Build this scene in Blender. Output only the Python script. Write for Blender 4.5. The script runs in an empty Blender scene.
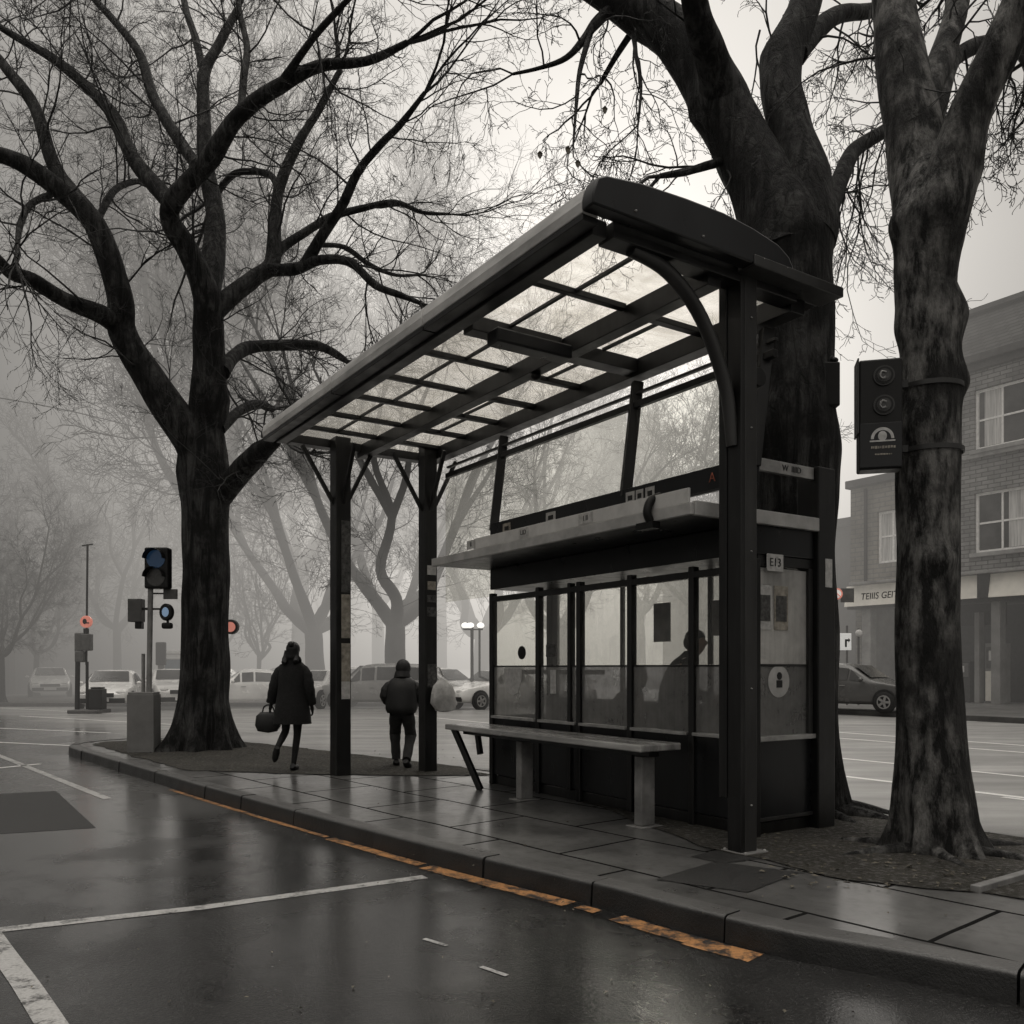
import bpy, bmesh, math, random
import numpy as np
from mathutils import Vector, Matrix, Quaternion, noise

rnd = random.Random(7)
scene = bpy.context.scene
COL = scene.collection
F = 875.0
CAMZ = 1.35

def at(px, py, Y):
    return Vector(((px - 512) / F * Y, Y, CAMZ + (668 - py) / F * Y))

def gnd(px, py, z=0.0):
    Y = (CAMZ - z) * F / (py - 668)
    return Vector(((px - 512) / F * Y, Y, z))

# ------------------------------------------------------------------ objects
def setp(o, label=None, cat=None, group=None, kind=None):
    if label: o['label'] = label
    if cat: o['category'] = cat
    if group: o['group'] = group
    if kind: o['kind'] = kind
    return o

def empty(name, loc=(0, 0, 0), rz=0.0, label=None, cat=None, group=None):
    o = bpy.data.objects.new(name, None)
    o.empty_display_size = 0.3
    COL.objects.link(o)
    o.location = loc
    o.rotation_euler = (0, 0, rz)
    return setp(o, label, cat, group)

def link_mesh(name, me, mat, parent=None, smooth=False):
    o = bpy.data.objects.new(name, me)
    COL.objects.link(o)
    mats = mat if isinstance(mat, (list, tuple)) else [mat]
    if not me.materials:
        for m in mats: me.materials.append(m)
    if smooth:
        me.polygons.foreach_set('use_smooth', [True] * len(me.polygons))
    if parent is not None: o.parent = parent
    return o

def copy_tree(o, parent=None):
    c = o.copy(); COL.objects.link(c)
    if parent is not None: c.parent = parent
    for ch in list(o.children): copy_tree(ch, c)
    return c

class MB:
    def __init__(s): s.v = []; s.f = []; s.mi = []
    def add(s, vs, fs, mi=0):
        b = len(s.v); s.v += [tuple(x) for x in vs]
        s.f += [tuple(i + b for i in f) for f in fs]; s.mi += [mi] * len(fs); return s
    def box(s, x0, x1, y0, y1, z0, z1, mi=0, M=None):
        vs = [(x0,y0,z0),(x1,y0,z0),(x1,y1,z0),(x0,y1,z0),(x0,y0,z1),(x1,y0,z1),(x1,y1,z1),(x0,y1,z1)]
        if M is not None: vs = [M @ Vector(v) for v in vs]
        return s.add(vs, [(3,2,1,0),(4,5,6,7),(0,1,5,4),(1,2,6,5),(2,3,7,6),(3,0,4,7)], mi)
    def bar(s, a, b, w, h, up=(0,0,1), mi=0):
        a = Vector(a); b = Vector(b); d = (b - a); L = d.length; d.normalize()
        up = Vector(up); sd = d.cross(up)
        if sd.length < 1e-4: sd = d.cross(Vector((1,0,0)))
        sd.normalize(); up = sd.cross(d)
        vs = []
        for p in (a, b):
            for i, j in ((-1,-1),(1,-1),(1,1),(-1,1)):
                vs.append(p + sd * (i*w/2) + up * (j*h/2))
        return s.add(vs, [(0,1,2,3),(7,6,5,4),(0,4,5,1),(1,5,6,2),(2,6,7,3),(3,7,4,0)], mi)
    def tube(s, pts, rad, sides=10, cap=True, mi=0):
        pts = [Vector(p) for p in pts]
        n = len(pts)
        if not isinstance(rad, (list, tuple)): rad = [rad] * n
        ref = None; vs = []
        for i in range(n):
            t = (pts[min(i+1,n-1)] - pts[max(i-1,0)]).normalized()
            if ref is None:
                ref = t.orthogonal().normalized()
            ref = (ref - t * ref.dot(t)).normalized()
            b = t.cross(ref)
            for k in range(sides):
                a = 2*math.pi*k/sides
                vs.append(pts[i] + (ref*math.cos(a) + b*math.sin(a)) * rad[i])
        fs = []
        for i in range(n-1):
            for k in range(sides):
                k2 = (k+1) % sides
                fs.append((i*sides+k, i*sides+k2, (i+1)*sides+k2, (i+1)*sides+k))
        if cap:
            fs.append(tuple(range(sides-1,-1,-1)))
            fs.append(tuple((n-1)*sides+k for k in range(sides)))
        return s.add(vs, fs, mi)
    def cyl(s, c, axis, r, h, sides=20, mi=0):
        c = Vector(c); ax = Vector(axis).normalized()
        return s.tube([c - ax*h/2, c + ax*h/2], r, sides, True, mi)
    def rings(s, rings, cap=True, mi=0):
        n = len(rings[0]); vs = [p for r in rings for p in r]; fs = []
        for i in range(len(rings)-1):
            for k in range(n):
                k2 = (k+1) % n
                fs.append((i*n+k, i*n+k2, (i+1)*n+k2, (i+1)*n+k))
        if cap:
            fs.append(tuple(range(n-1,-1,-1))); fs.append(tuple((len(rings)-1)*n+k for k in range(n)))
        return s.add(vs, fs, mi)
    def ellring(s, c, rx, ry, n=20):
        return [(c[0]+rx*math.cos(2*math.pi*k/n), c[1]+ry*math.sin(2*math.pi*k/n), c[2]) for k in range(n)]
    def ball(s, c, rx, ry, rz, n=14, m=9, mi=0):
        rs = []
        for i in range(m+1):
            a = math.pi*(i/m*0.98+0.01) - math.pi/2
            rs.append([(c[0]+rx*math.cos(a)*math.cos(2*math.pi*k/n), c[1]+ry*math.cos(a)*math.sin(2*math.pi*k/n), c[2]+rz*math.sin(a)) for k in range(n)])
        return s.rings(rs, True, mi)
    def quad(s, a, b, c, d, mi=0): return s.add([a,b,c,d], [(0,1,2,3)], mi)
    def poly(s, pts, mi=0): return s.add(pts, [tuple(range(len(pts)))], mi)
    def prism(s, pts2, z0, z1, mi=0):
        n = len(pts2)
        vs = [(p[0],p[1],z0) for p in pts2] + [(p[0],p[1],z1) for p in pts2]
        fs = [tuple(range(n-1,-1,-1)), tuple(range(n,2*n))]
        for k in range(n):
            k2 = (k+1)%n; fs.append((k,k2,n+k2,n+k))
        return s.add(vs, fs, mi)
    def build(s, name, mat, parent=None, smooth=False, bevel=0.0, seg=2, recalc=True):
        me = bpy.data.meshes.new(name)
        me.from_pydata(s.v, [], s.f)
        if recalc:
            bm = bmesh.new(); bm.from_mesh(me)
            bmesh.ops.recalc_face_normals(bm, faces=bm.faces)
            bm.to_mesh(me); bm.free()
        mats = mat if isinstance(mat, (list,tuple)) else [mat]
        for m in mats: me.materials.append(m)
        if len(mats) > 1: me.polygons.foreach_set('material_index', s.mi)
        me.update()
        o = link_mesh(name, me, mats, parent, smooth)
        if smooth:
            try: me.set_sharp_from_angle(angle=math.radians(40))
            except Exception: pass
        if bevel:
            md = o.modifiers.new('edge', 'BEVEL'); md.width = bevel; md.segments = seg; md.limit_method = 'ANGLE'
        return o

def tag(o, label, cat, group=None): return setp(o, label, cat, group)

def text_part(name, body, size, mat, parent, M, extrude=0.002, align='CENTER', squash=1.0):
    cu = bpy.data.curves.new(name, 'FONT'); cu.body = body; cu.size = size; cu.extrude = extrude
    cu.align_x = align; cu.align_y = 'CENTER'
    t = bpy.data.objects.new(name + '_src', cu); COL.objects.link(t)
    bpy.context.view_layer.update()
    me = bpy.data.meshes.new_from_object(t.evaluated_get(bpy.context.evaluated_depsgraph_get()))
    bpy.data.objects.remove(t); bpy.data.curves.remove(cu)
    me.name = name
    me.transform(M @ Matrix.Diagonal((squash,1,1,1)))
    me.materials.clear(); me.materials.append(mat)
    return link_mesh(name, me, mat, parent)

# ------------------------------------------------------------------ materials
def sky_group():
    g = bpy.data.node_groups.new('overcast_colour', 'ShaderNodeTree')
    g.interface.new_socket('Dir', in_out='INPUT', socket_type='NodeSocketVector')
    g.interface.new_socket('Color', in_out='OUTPUT', socket_type='NodeSocketColor')
    N = g.nodes; L = g.links
    gi = N.new('NodeGroupInput'); go = N.new('NodeGroupOutput')
    nm = N.new('ShaderNodeVectorMath'); nm.operation = 'NORMALIZE'; L.new(gi.outputs[0], nm.inputs[0])
    c = Vector((0.09, 1, 0.33)).normalized()
    dt = N.new('ShaderNodeVectorMath'); dt.operation = 'DOT_PRODUCT'; L.new(nm.outputs[0], dt.inputs[0]); dt.inputs[1].default_value = c
    def M(op, a, b=None, clamp=False):
        n = N.new('ShaderNodeMath'); n.operation = op; n.use_clamp = clamp
        for i, x in enumerate((a, b)):
            if x is None: continue
            if isinstance(x, (int, float)): n.inputs[i].default_value = x
            else: L.new(x, n.inputs[i])
        return n.outputs[0]
    lobe = M('MULTIPLY', M('POWER', M('MAXIMUM', dt.outputs['Value'], 0.0), SKY_P), SKY_A)
    sx = N.new('ShaderNodeSeparateXYZ'); L.new(nm.outputs[0], sx.inputs[0])
    zz = M('MAXIMUM', sx.outputs['Z'], 0.0)
    hz = N.new('ShaderNodeMapRange'); hz.interpolation_type = 'SMOOTHSTEP'; L.new(zz, hz.inputs['Value'])
    hz.inputs['From Min'].default_value = 0.0; hz.inputs['From Max'].default_value = 0.32; hz.inputs['To Min'].default_value = 0.88; hz.inputs['To Max'].default_value = 1.0
    lobe = M('MULTIPLY', lobe, hz.outputs[0])
    back = M('MULTIPLY', M('MAXIMUM', M('MULTIPLY', sx.outputs['Y'], -1.0), 0.0), SKY_B)
    amb = M('ADD', M('ADD', M('MULTIPLY', M('POWER', zz, 5.0), SKY_Z), SKY_F), back)
    tot = M('ADD', lobe, amb)
    # thin uneven cloud
    nz = N.new('ShaderNodeTexNoise'); nz.inputs['Scale'].default_value = 1.6; nz.inputs['Detail'].default_value = 3
    mp = N.new('ShaderNodeMapping'); mp.inputs['Scale'].default_value = (1, 1, 2.2); L.new(nm.outputs[0], mp.inputs[0]); L.new(mp.outputs[0], nz.inputs['Vector'])
    cl = M('ADD', M('MULTIPLY', nz.outputs['Fac'], 0.34), 0.83)
    tot = M('MULTIPLY', tot, cl)
    mx = N.new('ShaderNodeVectorMath'); mx.operation = 'SCALE'; mx.inputs[0].default_value = (1.0, 0.952, 0.885); L.new(tot, mx.inputs['Scale'])
    L.new(mx.outputs[0], go.inputs[0])
    return g
SKY_P, SKY_A, SKY_Z, SKY_F, SKY_B = 9.6, 0.83, 2.60, 0.115, 0.28
NISHITA_STR = 0.003
SKYG = sky_group()

def haze_group():  # haze painted into materials: sky-coloured glow mixed in with distance from the viewpoint
    g = bpy.data.node_groups.new('painted_haze', 'ShaderNodeTree')
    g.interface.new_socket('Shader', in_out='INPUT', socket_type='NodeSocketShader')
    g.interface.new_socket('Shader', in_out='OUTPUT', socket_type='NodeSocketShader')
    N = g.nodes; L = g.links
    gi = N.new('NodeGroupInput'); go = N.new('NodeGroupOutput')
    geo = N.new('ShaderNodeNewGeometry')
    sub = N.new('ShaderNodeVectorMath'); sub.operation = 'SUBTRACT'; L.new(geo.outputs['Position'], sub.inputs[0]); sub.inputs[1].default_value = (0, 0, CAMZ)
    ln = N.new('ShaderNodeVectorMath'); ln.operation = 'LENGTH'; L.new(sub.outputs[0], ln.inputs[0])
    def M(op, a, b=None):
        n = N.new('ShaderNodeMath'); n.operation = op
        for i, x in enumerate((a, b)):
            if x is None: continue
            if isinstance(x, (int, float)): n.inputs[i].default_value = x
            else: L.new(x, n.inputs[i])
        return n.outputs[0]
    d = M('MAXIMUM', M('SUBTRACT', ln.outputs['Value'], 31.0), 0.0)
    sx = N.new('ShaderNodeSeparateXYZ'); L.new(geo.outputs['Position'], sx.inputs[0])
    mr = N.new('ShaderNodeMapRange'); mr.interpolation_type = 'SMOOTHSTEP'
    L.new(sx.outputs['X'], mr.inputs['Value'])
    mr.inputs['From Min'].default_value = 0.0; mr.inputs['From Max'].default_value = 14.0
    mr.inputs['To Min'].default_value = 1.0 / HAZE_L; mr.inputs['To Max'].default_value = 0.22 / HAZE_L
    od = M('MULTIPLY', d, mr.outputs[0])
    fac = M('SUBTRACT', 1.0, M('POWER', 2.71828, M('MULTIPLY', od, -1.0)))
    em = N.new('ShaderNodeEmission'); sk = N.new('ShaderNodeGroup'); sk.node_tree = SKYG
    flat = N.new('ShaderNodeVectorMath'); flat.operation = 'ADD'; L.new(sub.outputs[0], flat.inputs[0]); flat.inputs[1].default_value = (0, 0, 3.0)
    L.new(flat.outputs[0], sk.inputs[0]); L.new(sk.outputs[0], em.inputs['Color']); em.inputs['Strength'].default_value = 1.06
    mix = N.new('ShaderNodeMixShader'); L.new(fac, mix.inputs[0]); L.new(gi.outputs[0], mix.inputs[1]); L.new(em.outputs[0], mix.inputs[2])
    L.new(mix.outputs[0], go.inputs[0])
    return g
HAZE_L = 16.0
HAZEG = haze_group()

class NT:
    def __init__(s, name):
        s.m = bpy.data.materials.new(name); s.m.use_nodes = True
        s.t = s.m.node_tree; s.t.nodes.clear(); s.N = s.t.nodes; s.L = s.t.links
        s.out = s.N.new('ShaderNodeOutputMaterial')
    def n(s, typ, **kw):
        x = s.N.new(typ)
        for k, v in kw.items():
            if k.startswith('i_'):
                key = k[2:].replace('_', ' ')
                s.put(x.inputs[key], v)
            else: setattr(x, k, v)
        return x
    def put(s, sock, v):
        if hasattr(v, 'links') or hasattr(v, 'is_output'): s.L.new(v, sock)
        else:
            try: sock.default_value = v
            except Exception: sock.default_value = tuple(v) + (1,)
    def math(s, op, a, b=0.0, clamp=False):
        x = s.N.new('ShaderNodeMath'); x.operation = op; x.use_clamp = clamp
        s.put(x.inputs[0], a); s.put(x.inputs[1], b); return x.outputs[0]
    def ramp(s, fac, stops):
        r = s.N.new('ShaderNodeValToRGB'); s.L.new(fac, r.inputs[0])
        e = r.color_ramp.elements
        while len(e) < len(stops): e.new(0.5)
        for x, (p, c) in zip(e, stops):
            x.position = p; x.color = (c, c, c, 1) if isinstance(c, (int, float)) else tuple(c) + (1,)
        return r.outputs[0]
    def noise(s, scale, detail=4, rough=0.55, vec=None, dist=0.0):
        x = s.n('ShaderNodeTexNoise'); x.inputs['Scale'].default_value = scale; x.inputs['Detail'].default_value = detail
        x.inputs['Roughness'].default_value = rough; x.inputs['Distortion'].default_value = dist
        if vec is not None: s.L.new(vec, x.inputs['Vector'])
        return x.outputs['Fac']
    def coord(s, kind='Object', scale=None, rot=None):
        c = s.n('ShaderNodeTexCoord').outputs[kind]
        if scale is not None or rot is not None:
            mp = s.n('ShaderNodeMapping'); s.L.new(c, mp.inputs[0])
            if scale is not None: mp.inputs['Scale'].default_value = scale
            if rot is not None: mp.inputs['Rotation'].default_value = rot
            c = mp.outputs[0]
        return c
    def mixc(s, fac, a, b, mode='MIX'):
        x = s.N.new('ShaderNodeMix'); x.data_type = 'RGBA'; x.blend_type = mode
        s.put(x.inputs[0], fac)
        for sock, v in ((x.inputs[6], a), (x.inputs[7], b)):
            if hasattr(v, 'links') or hasattr(v, 'is_output'): s.L.new(v, sock)
            else: sock.default_value = tuple(v) + (1,) if len(v) == 3 else v
        return x.outputs[2]
    def bump(s, h, strength=0.3, dist=0.01, normal=None):
        b = s.n('ShaderNodeBump'); b.inputs['Strength'].default_value = strength; b.inputs['Distance'].default_value = dist
        s.L.new(h, b.inputs['Height'])
        if normal is not None: s.L.new(normal, b.inputs['Normal'])
        return b.outputs[0]
    def bsdf(s, col, rough=0.5, metal=0.0, spec=0.5, normal=None):
        p = s.n('ShaderNodeBsdfPrincipled'); s.put(p.inputs['Base Color'], col); s.put(p.inputs['Roughness'], rough)
        s.put(p.inputs['Metallic'], metal); s.put(p.inputs['Specular IOR Level'], spec)
        if normal is not None: s.L.new(normal, p.inputs['Normal'])
        return p
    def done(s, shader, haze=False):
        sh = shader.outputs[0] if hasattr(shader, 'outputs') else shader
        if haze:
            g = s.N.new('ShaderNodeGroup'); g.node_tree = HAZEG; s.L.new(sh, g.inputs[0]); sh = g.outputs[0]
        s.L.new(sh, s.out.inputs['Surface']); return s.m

def simple(name, col, rough=0.5, metal=0.0, haze=False, var=0.25, scale=6.0, bump=0.0, spec=0.5, stretch=None):
    m = NT(name); co = m.coord('Object', stretch)
    f = m.noise(scale, 5, 0.6, co)
    c2 = tuple(x * (1 - var) for x in col); c1 = tuple(min(1, x * (1 + var)) for x in col)
    c = m.mixc(m.ramp(f, [(0.3, 0.0), (0.7, 1.0)]), c2, c1)
    rg = m.math('ADD', m.math('MULTIPLY', m.noise(scale * 2.3, 3, 0.5, co), 0.3), rough - 0.15, True)
    nrm = m.bump(m.noise(scale * 8, 3, 0.6, co), bump, 0.01) if bump else None
    return m.done(m.bsdf(c, rg, metal, spec, nrm), haze)

MT = {}
g3 = lambda v, w=0.012: (v * (1 + w), v, v * (1 - w * 2))

def make_materials():
    # wet asphalt
    m = NT('wet_asphalt'); co = m.coord('Object')
    big = m.noise(0.42, 5, 0.55, co, 0.6); mid = m.noise(2.2, 5, 0.6, co); fine = m.noise(140, 2, 0.6, co); grit = m.noise(55, 3, 0.7, co)
    streak = m.noise(1.0, 4, 0.6, m.coord('Object', (0.9, 0.16, 1), (0, 0, math.radians(-33))))
    wet = m.ramp(m.math('ADD', m.math('MULTIPLY', big, 0.7), m.math('MULTIPLY', mid, 0.3)), [(0.39, 0.0), (0.54, 1.0)])
    c = m.mixc(wet, g3(0.011), g3(0.005))
    c = m.mixc(m.ramp(streak, [(0.35, 0.0), (0.7, 0.55)]), c, g3(0.019))
    c = m.mixc(m.ramp(grit, [(0.55, 0.0), (0.70, 0.6)]), c, g3(0.09))
    vc = m.n('ShaderNodeTexVoronoi'); vc.feature = 'DISTANCE_TO_EDGE'; vc.inputs['Scale'].default_value = 0.55
    wv = m.n('ShaderNodeVectorMath', operation='MULTIPLY_ADD'); wn_ = m.n('ShaderNodeTexNoise'); wn_.inputs['Scale'].default_value = 2.0; wn_.inputs['Detail'].default_value = 5; m.L.new(co, wn_.inputs['Vector'])
    m.L.new(wn_.outputs['Color'], wv.inputs[0]); wv.inputs[1].default_value = (0.9, 0.9, 0); m.L.new(co, wv.inputs[2]); m.L.new(wv.outputs[0], vc.inputs['Vector'])
    crk = m.math('MULTIPLY', m.ramp(vc.outputs['Distance'], [(0.0, 1.0), (0.010, 0.0)]), m.ramp(big, [(0.45, 0.0), (0.55, 1.0)]))
    c = m.mixc(m.math('MULTIPLY', crk, 0.8), c, g3(0.004))
    # paler asphalt behind the island; wet sheen also painted into the colour
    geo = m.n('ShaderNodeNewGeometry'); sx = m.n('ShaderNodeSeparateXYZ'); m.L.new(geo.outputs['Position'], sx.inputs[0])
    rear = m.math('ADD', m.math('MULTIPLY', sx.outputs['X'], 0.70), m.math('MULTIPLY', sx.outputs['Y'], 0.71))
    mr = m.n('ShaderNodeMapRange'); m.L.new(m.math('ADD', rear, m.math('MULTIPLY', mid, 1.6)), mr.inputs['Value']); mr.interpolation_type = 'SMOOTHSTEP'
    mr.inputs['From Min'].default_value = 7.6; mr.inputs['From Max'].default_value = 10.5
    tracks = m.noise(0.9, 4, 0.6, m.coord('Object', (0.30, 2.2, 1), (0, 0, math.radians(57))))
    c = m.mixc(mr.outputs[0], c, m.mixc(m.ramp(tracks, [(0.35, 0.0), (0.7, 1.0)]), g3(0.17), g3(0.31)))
    painted_sheen = m.n('ShaderNodeMapRange'); painted_sheen.interpolation_type = 'SMOOTHSTEP'; m.L.new(m.math('ADD', sx.outputs['Y'], m.math('MULTIPLY', mid, 1.5)), painted_sheen.inputs['Value'])
    painted_sheen.inputs['From Min'].default_value = 6.5; painted_sheen.inputs['From Max'].default_value = 13.0; painted_sheen.inputs['To Max'].default_value = 0.85  # colour made paler with distance, standing in for silvery wet sheen
    c = m.mixc(painted_sheen.outputs[0], c, m.mixc(big, g3(0.09), g3(0.16)))
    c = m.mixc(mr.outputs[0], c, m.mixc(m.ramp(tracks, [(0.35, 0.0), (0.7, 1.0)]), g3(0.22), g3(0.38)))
    rg = m.mixc(wet, (0.24,)*3, (0.055,)*3)
    rg = m.mixc(m.ramp(streak, [(0.45, 0.0), (0.8, 0.4)]), rg, (0.26,)*3)
    rg = m.mixc(mr.outputs[0], rg, (0.32,)*3)
    h = m.math('ADD', m.math('MULTIPLY', fine, 0.5), grit)
    str_ = m.math('MULTIPLY', m.math('SUBTRACT', 1.28, wet), 0.85)
    b = m.n('ShaderNodeBump'); b.inputs['Distance'].default_value = 0.009; m.L.new(h, b.inputs['Height']); m.L.new(str_, b.inputs['Strength'])
    b2 = m.bump(mid, 0.05, 0.02, b.outputs[0])
    rgb2 = m.n('ShaderNodeRGBToBW'); m.L.new(rg, rgb2.inputs[0])
    pr = m.bsdf(c, m.math('ADD', rgb2.outputs[0], 0.16), 0, 0.4, b2)
    m.L.new(m.math('MULTIPLY', m.math('ADD', m.math('MULTIPLY', wet, 0.62), 0.38), m.math('SUBTRACT', 1.0, m.math('MULTIPLY', mr.outputs[0], 0.65))), pr.inputs['Coat Weight'])
    m.L.new(m.math('SUBTRACT', 0.17, m.math('MULTIPLY', wet, 0.12)), pr.inputs['Coat Roughness']); pr.inputs['Coat IOR'].default_value = 1.5
    m.L.new(m.bump(grit, 0.22, 0.005, m.bump(mid, 0.05, 0.02)), pr.inputs['Coat Normal'])
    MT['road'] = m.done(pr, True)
    # darker newer patch
    m = NT('patched_asphalt'); co = m.coord('Object'); grit = m.noise(70, 3, 0.7, co)
    c = m.mixc(m.ramp(grit, [(0.45, 0.0), (0.75, 1.0)]), g3(0.018), g3(0.05))
    MT['patch'] = m.done(m.bsdf(c, 0.55, 0, 0.4, m.bump(grit, 0.6, 0.008)), False)
    # paving slabs
    m = NT('wet_paving'); rot = (0, 0, math.radians(-130))
    co = m.coord('Object', (1, 1, 1), rot)
    wob = m.n('ShaderNodeTexNoise'); wob.inputs['Scale'].default_value = 0.8; m.L.new(co, wob.inputs['Vector'])
    add = m.n('ShaderNodeVectorMath', operation='MULTIPLY_ADD'); m.L.new(wob.outputs['Color'], add.inputs[0]); add.inputs[1].default_value = (0.10, 0.10, 0); m.L.new(co, add.inputs[2])
    br = m.n('ShaderNodeTexBrick'); m.L.new(add.outputs[0], br.inputs['Vector'])
    for k, v in dict(Scale=1.0).items(): br.inputs[k].default_value = v
    br.inputs['Mortar Size'].default_value = 0.017; br.inputs['Mortar Smooth'].default_value = 0.3
    br.inputs['Brick Width'].default_value = 1.35; br.inputs['Row Height'].default_value = 0.86; br.inputs['Bias'].default_value = 0.0
    br.inputs['Color1'].default_value = (0.3, 0.3, 0.3, 1); br.inputs['Color2'].default_value = (0.75, 0.75, 0.75, 1); br.inputs['Mortar'].default_value = (0, 0, 0, 1)
    n1 = m.noise(1.1, 6, 0.6, co); n2 = m.noise(9, 5, 0.65, co); n3 = m.noise(90, 3, 0.6, co)
    base = m.mixc(m.ramp(n1, [(0.3, 0.0), (0.7, 1.0)]), g3(0.085), g3(0.19))
    base = m.mixc(0.55, base, br.outputs['Color'], 'MULTIPLY')
    base = m.mixc(m.ramp(n2, [(0.5, 0.0), (0.72, 0.6)]), base, g3(0.04))
    base = m.mixc(br.outputs['Fac'], base, g3(0.012))
    rg = m.ramp(m.math('ADD', m.math('MULTIPLY', n1, 0.6), m.math('MULTIPLY', n2, 0.4)), [(0.36, 0.17), (0.64, 0.34)])
    hh = m.math('ADD', m.math('MULTIPLY', n2, 0.5), m.math('MULTIPLY', n3, 0.25))
    bb = m.bump(hh, 0.22, 0.006)
    inv = m.math('SUBTRACT', 1.0, br.outputs['Fac'])
    bb2 = m.bump(inv, 0.8, 0.01, bb)
    rgm = m.n('ShaderNodeRGBToBW'); m.L.new(m.mixc(br.outputs['Fac'], rg, (0.95,)*3), rgm.inputs[0])
    pr = m.bsdf(base, m.math('ADD', rgm.outputs[0], 0.1), 0, m.math('SUBTRACT', 0.5, m.math('MULTIPLY', br.outputs['Fac'], 0.48)), bb2)
    m.L.new(m.math('MULTIPLY', m.math('SUBTRACT', 1.0, br.outputs['Fac']), m.ramp(n1, [(0.35, 0.85), (0.68, 0.30)])), pr.inputs['Coat Weight']); pr.inputs['Coat Roughness'].default_value = 0.17
    m.L.new(m.bump(n2, 0.10, 0.006), pr.inputs['Coat Normal'])
    MT['paving'] = m.done(pr, False)
    # kerb stone
    m = NT('kerb_stone'); co = m.coord('Object'); n1 = m.noise(3, 6, 0.65, co); n3 = m.noise(60, 4, 0.7, co)
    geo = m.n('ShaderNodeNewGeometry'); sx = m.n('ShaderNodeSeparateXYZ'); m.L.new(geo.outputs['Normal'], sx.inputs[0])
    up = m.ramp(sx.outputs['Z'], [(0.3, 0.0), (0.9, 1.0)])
    c = m.mixc(m.ramp(n1, [(0.3, 0), (0.7, 1)]), g3(0.009), g3(0.028)); c = m.mixc(up, c, m.mixc(n1, g3(0.05), g3(0.12)))  # stone tops painted paler and faces darker, as light falls on them
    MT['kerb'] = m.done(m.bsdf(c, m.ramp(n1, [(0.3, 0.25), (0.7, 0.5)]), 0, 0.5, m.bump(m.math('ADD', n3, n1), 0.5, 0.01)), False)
    MT['kerb_far'] = simple('far_kerb_stone', g3(0.10), 0.6, haze=True)
    # soil
    m = NT('damp_soil'); co = m.coord('Object'); n1 = m.noise(1.6, 6, 0.65, co); n2 = m.noise(24, 6, 0.7, co); n3 = m.noise(120, 3, 0.7, co)
    c = m.mixc(m.ramp(n1, [(0.3, 0), (0.7, 1)]), g3(0.022, 0.08), g3(0.06, 0.08)); c = m.mixc(m.ramp(n2, [(0.50, 0), (0.70, 0.9)]), c, g3(0.17, 0.02)); c = m.mixc(m.ramp(n3, [(0.6, 0), (0.75, 0.7)]), c, g3(0.012))
    MT['soil'] = m.done(m.bsdf(c, 0.85, 0, 0.25, m.bump(m.math('ADD', n2, m.math('MULTIPLY', n3, 0.5)), 1.0, 0.03)), True)
    MT['park'] = simple('park_ground', g3(0.05, 0.05), 0.9, haze=True, scale=0.6, var=0.5)
    # road paint
    def paint(name, col, wear, haze):
        m = NT(name); co = m.coord('Object'); n = m.noise(9, 6, 0.7, co); n2 = m.noise(60, 3, 0.7, co)
        f = m.ramp(m.math('ADD', m.math('MULTIPLY', n, 0.75), m.math('MULTIPLY', n2, 0.25)), [(wear - 0.06, 1.0), (wear + 0.06, 0.0)])
        c = m.mixc(f, g3(0.035), col); c = m.mixc(m.ramp(n2, [(0.4, 0.0), (0.7, 0.35)]), c, g3(0.05))
        return m.done(m.bsdf(c, 0.36, 0, 0.5, m.bump(n2, 0.3, 0.005)), haze)
    MT['white_paint'] = paint('white_road_paint', g3(0.46), 0.57, True)
    MT['white_paint_far'] = paint('white_lane_paint', g3(0.85), 0.66, True)
    MT['orange_paint'] = paint('orange_road_paint', (0.54, 0.27, 0.11), 0.51, False)
    # bark
    def bark(name, dark, light, haze, sc=1.0, ck=0.7, st=0.13, di=0.6):
        m = NT(name); co = m.coord('Object', (1, 1, st))
        n1 = m.noise(11 * sc, 7, 0.68, co, di); n2 = m.noise(2.4 * sc, 6, 0.65, m.coord('Object')); n3 = m.noise(46 * sc, 4, 0.7, co)
        v = m.n('ShaderNodeTexVoronoi'); v.feature = 'DISTANCE_TO_EDGE'; v.inputs['Scale'].default_value = 14 * sc
        cov = m.n('ShaderNodeVectorMath', operation='MULTIPLY_ADD'); tn = m.n('ShaderNodeTexNoise'); tn.inputs['Scale'].default_value = 3; m.L.new(m.coord('Object'), tn.inputs['Vector'])
        m.L.new(tn.outputs['Color'], cov.inputs[0]); cov.inputs[1].default_value = (0.35, 0.35, 0.35); m.L.new(co, cov.inputs[2]); m.L.new(cov.outputs[0], v.inputs['Vector'])
        crack = m.ramp(v.outputs['Distance'], [(0.0, 0.0), (0.12, 1.0)])
        c = m.mixc(m.ramp(n1, [(0.42, 0), (0.60, 1)]), dark, light); c = m.mixc(m.ramp(n2, [(0.42, 0.0), (0.58, 0.85)]), c, dark)
        c = m.mixc(m.math('MULTIPLY', m.math('SUBTRACT', 1.0, crack), ck), c, tuple(x * 0.35 for x in dark))
        h = m.math('ADD', m.math('MULTIPLY', crack, 0.6*ck), m.math('ADD', n1, m.math('MULTIPLY', n3, 0.4)))
        return m.done(m.bsdf(c, 0.8, 0, 0.25, m.bump(h, 1.0, 0.06)), haze)
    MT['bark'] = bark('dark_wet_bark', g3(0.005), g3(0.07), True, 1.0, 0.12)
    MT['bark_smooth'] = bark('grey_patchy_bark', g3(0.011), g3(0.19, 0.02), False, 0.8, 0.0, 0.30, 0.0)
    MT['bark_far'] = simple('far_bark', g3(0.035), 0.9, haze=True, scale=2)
    MT['twig'] = simple('twigs', g3(0.022), 0.8, haze=True, scale=3)
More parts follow.
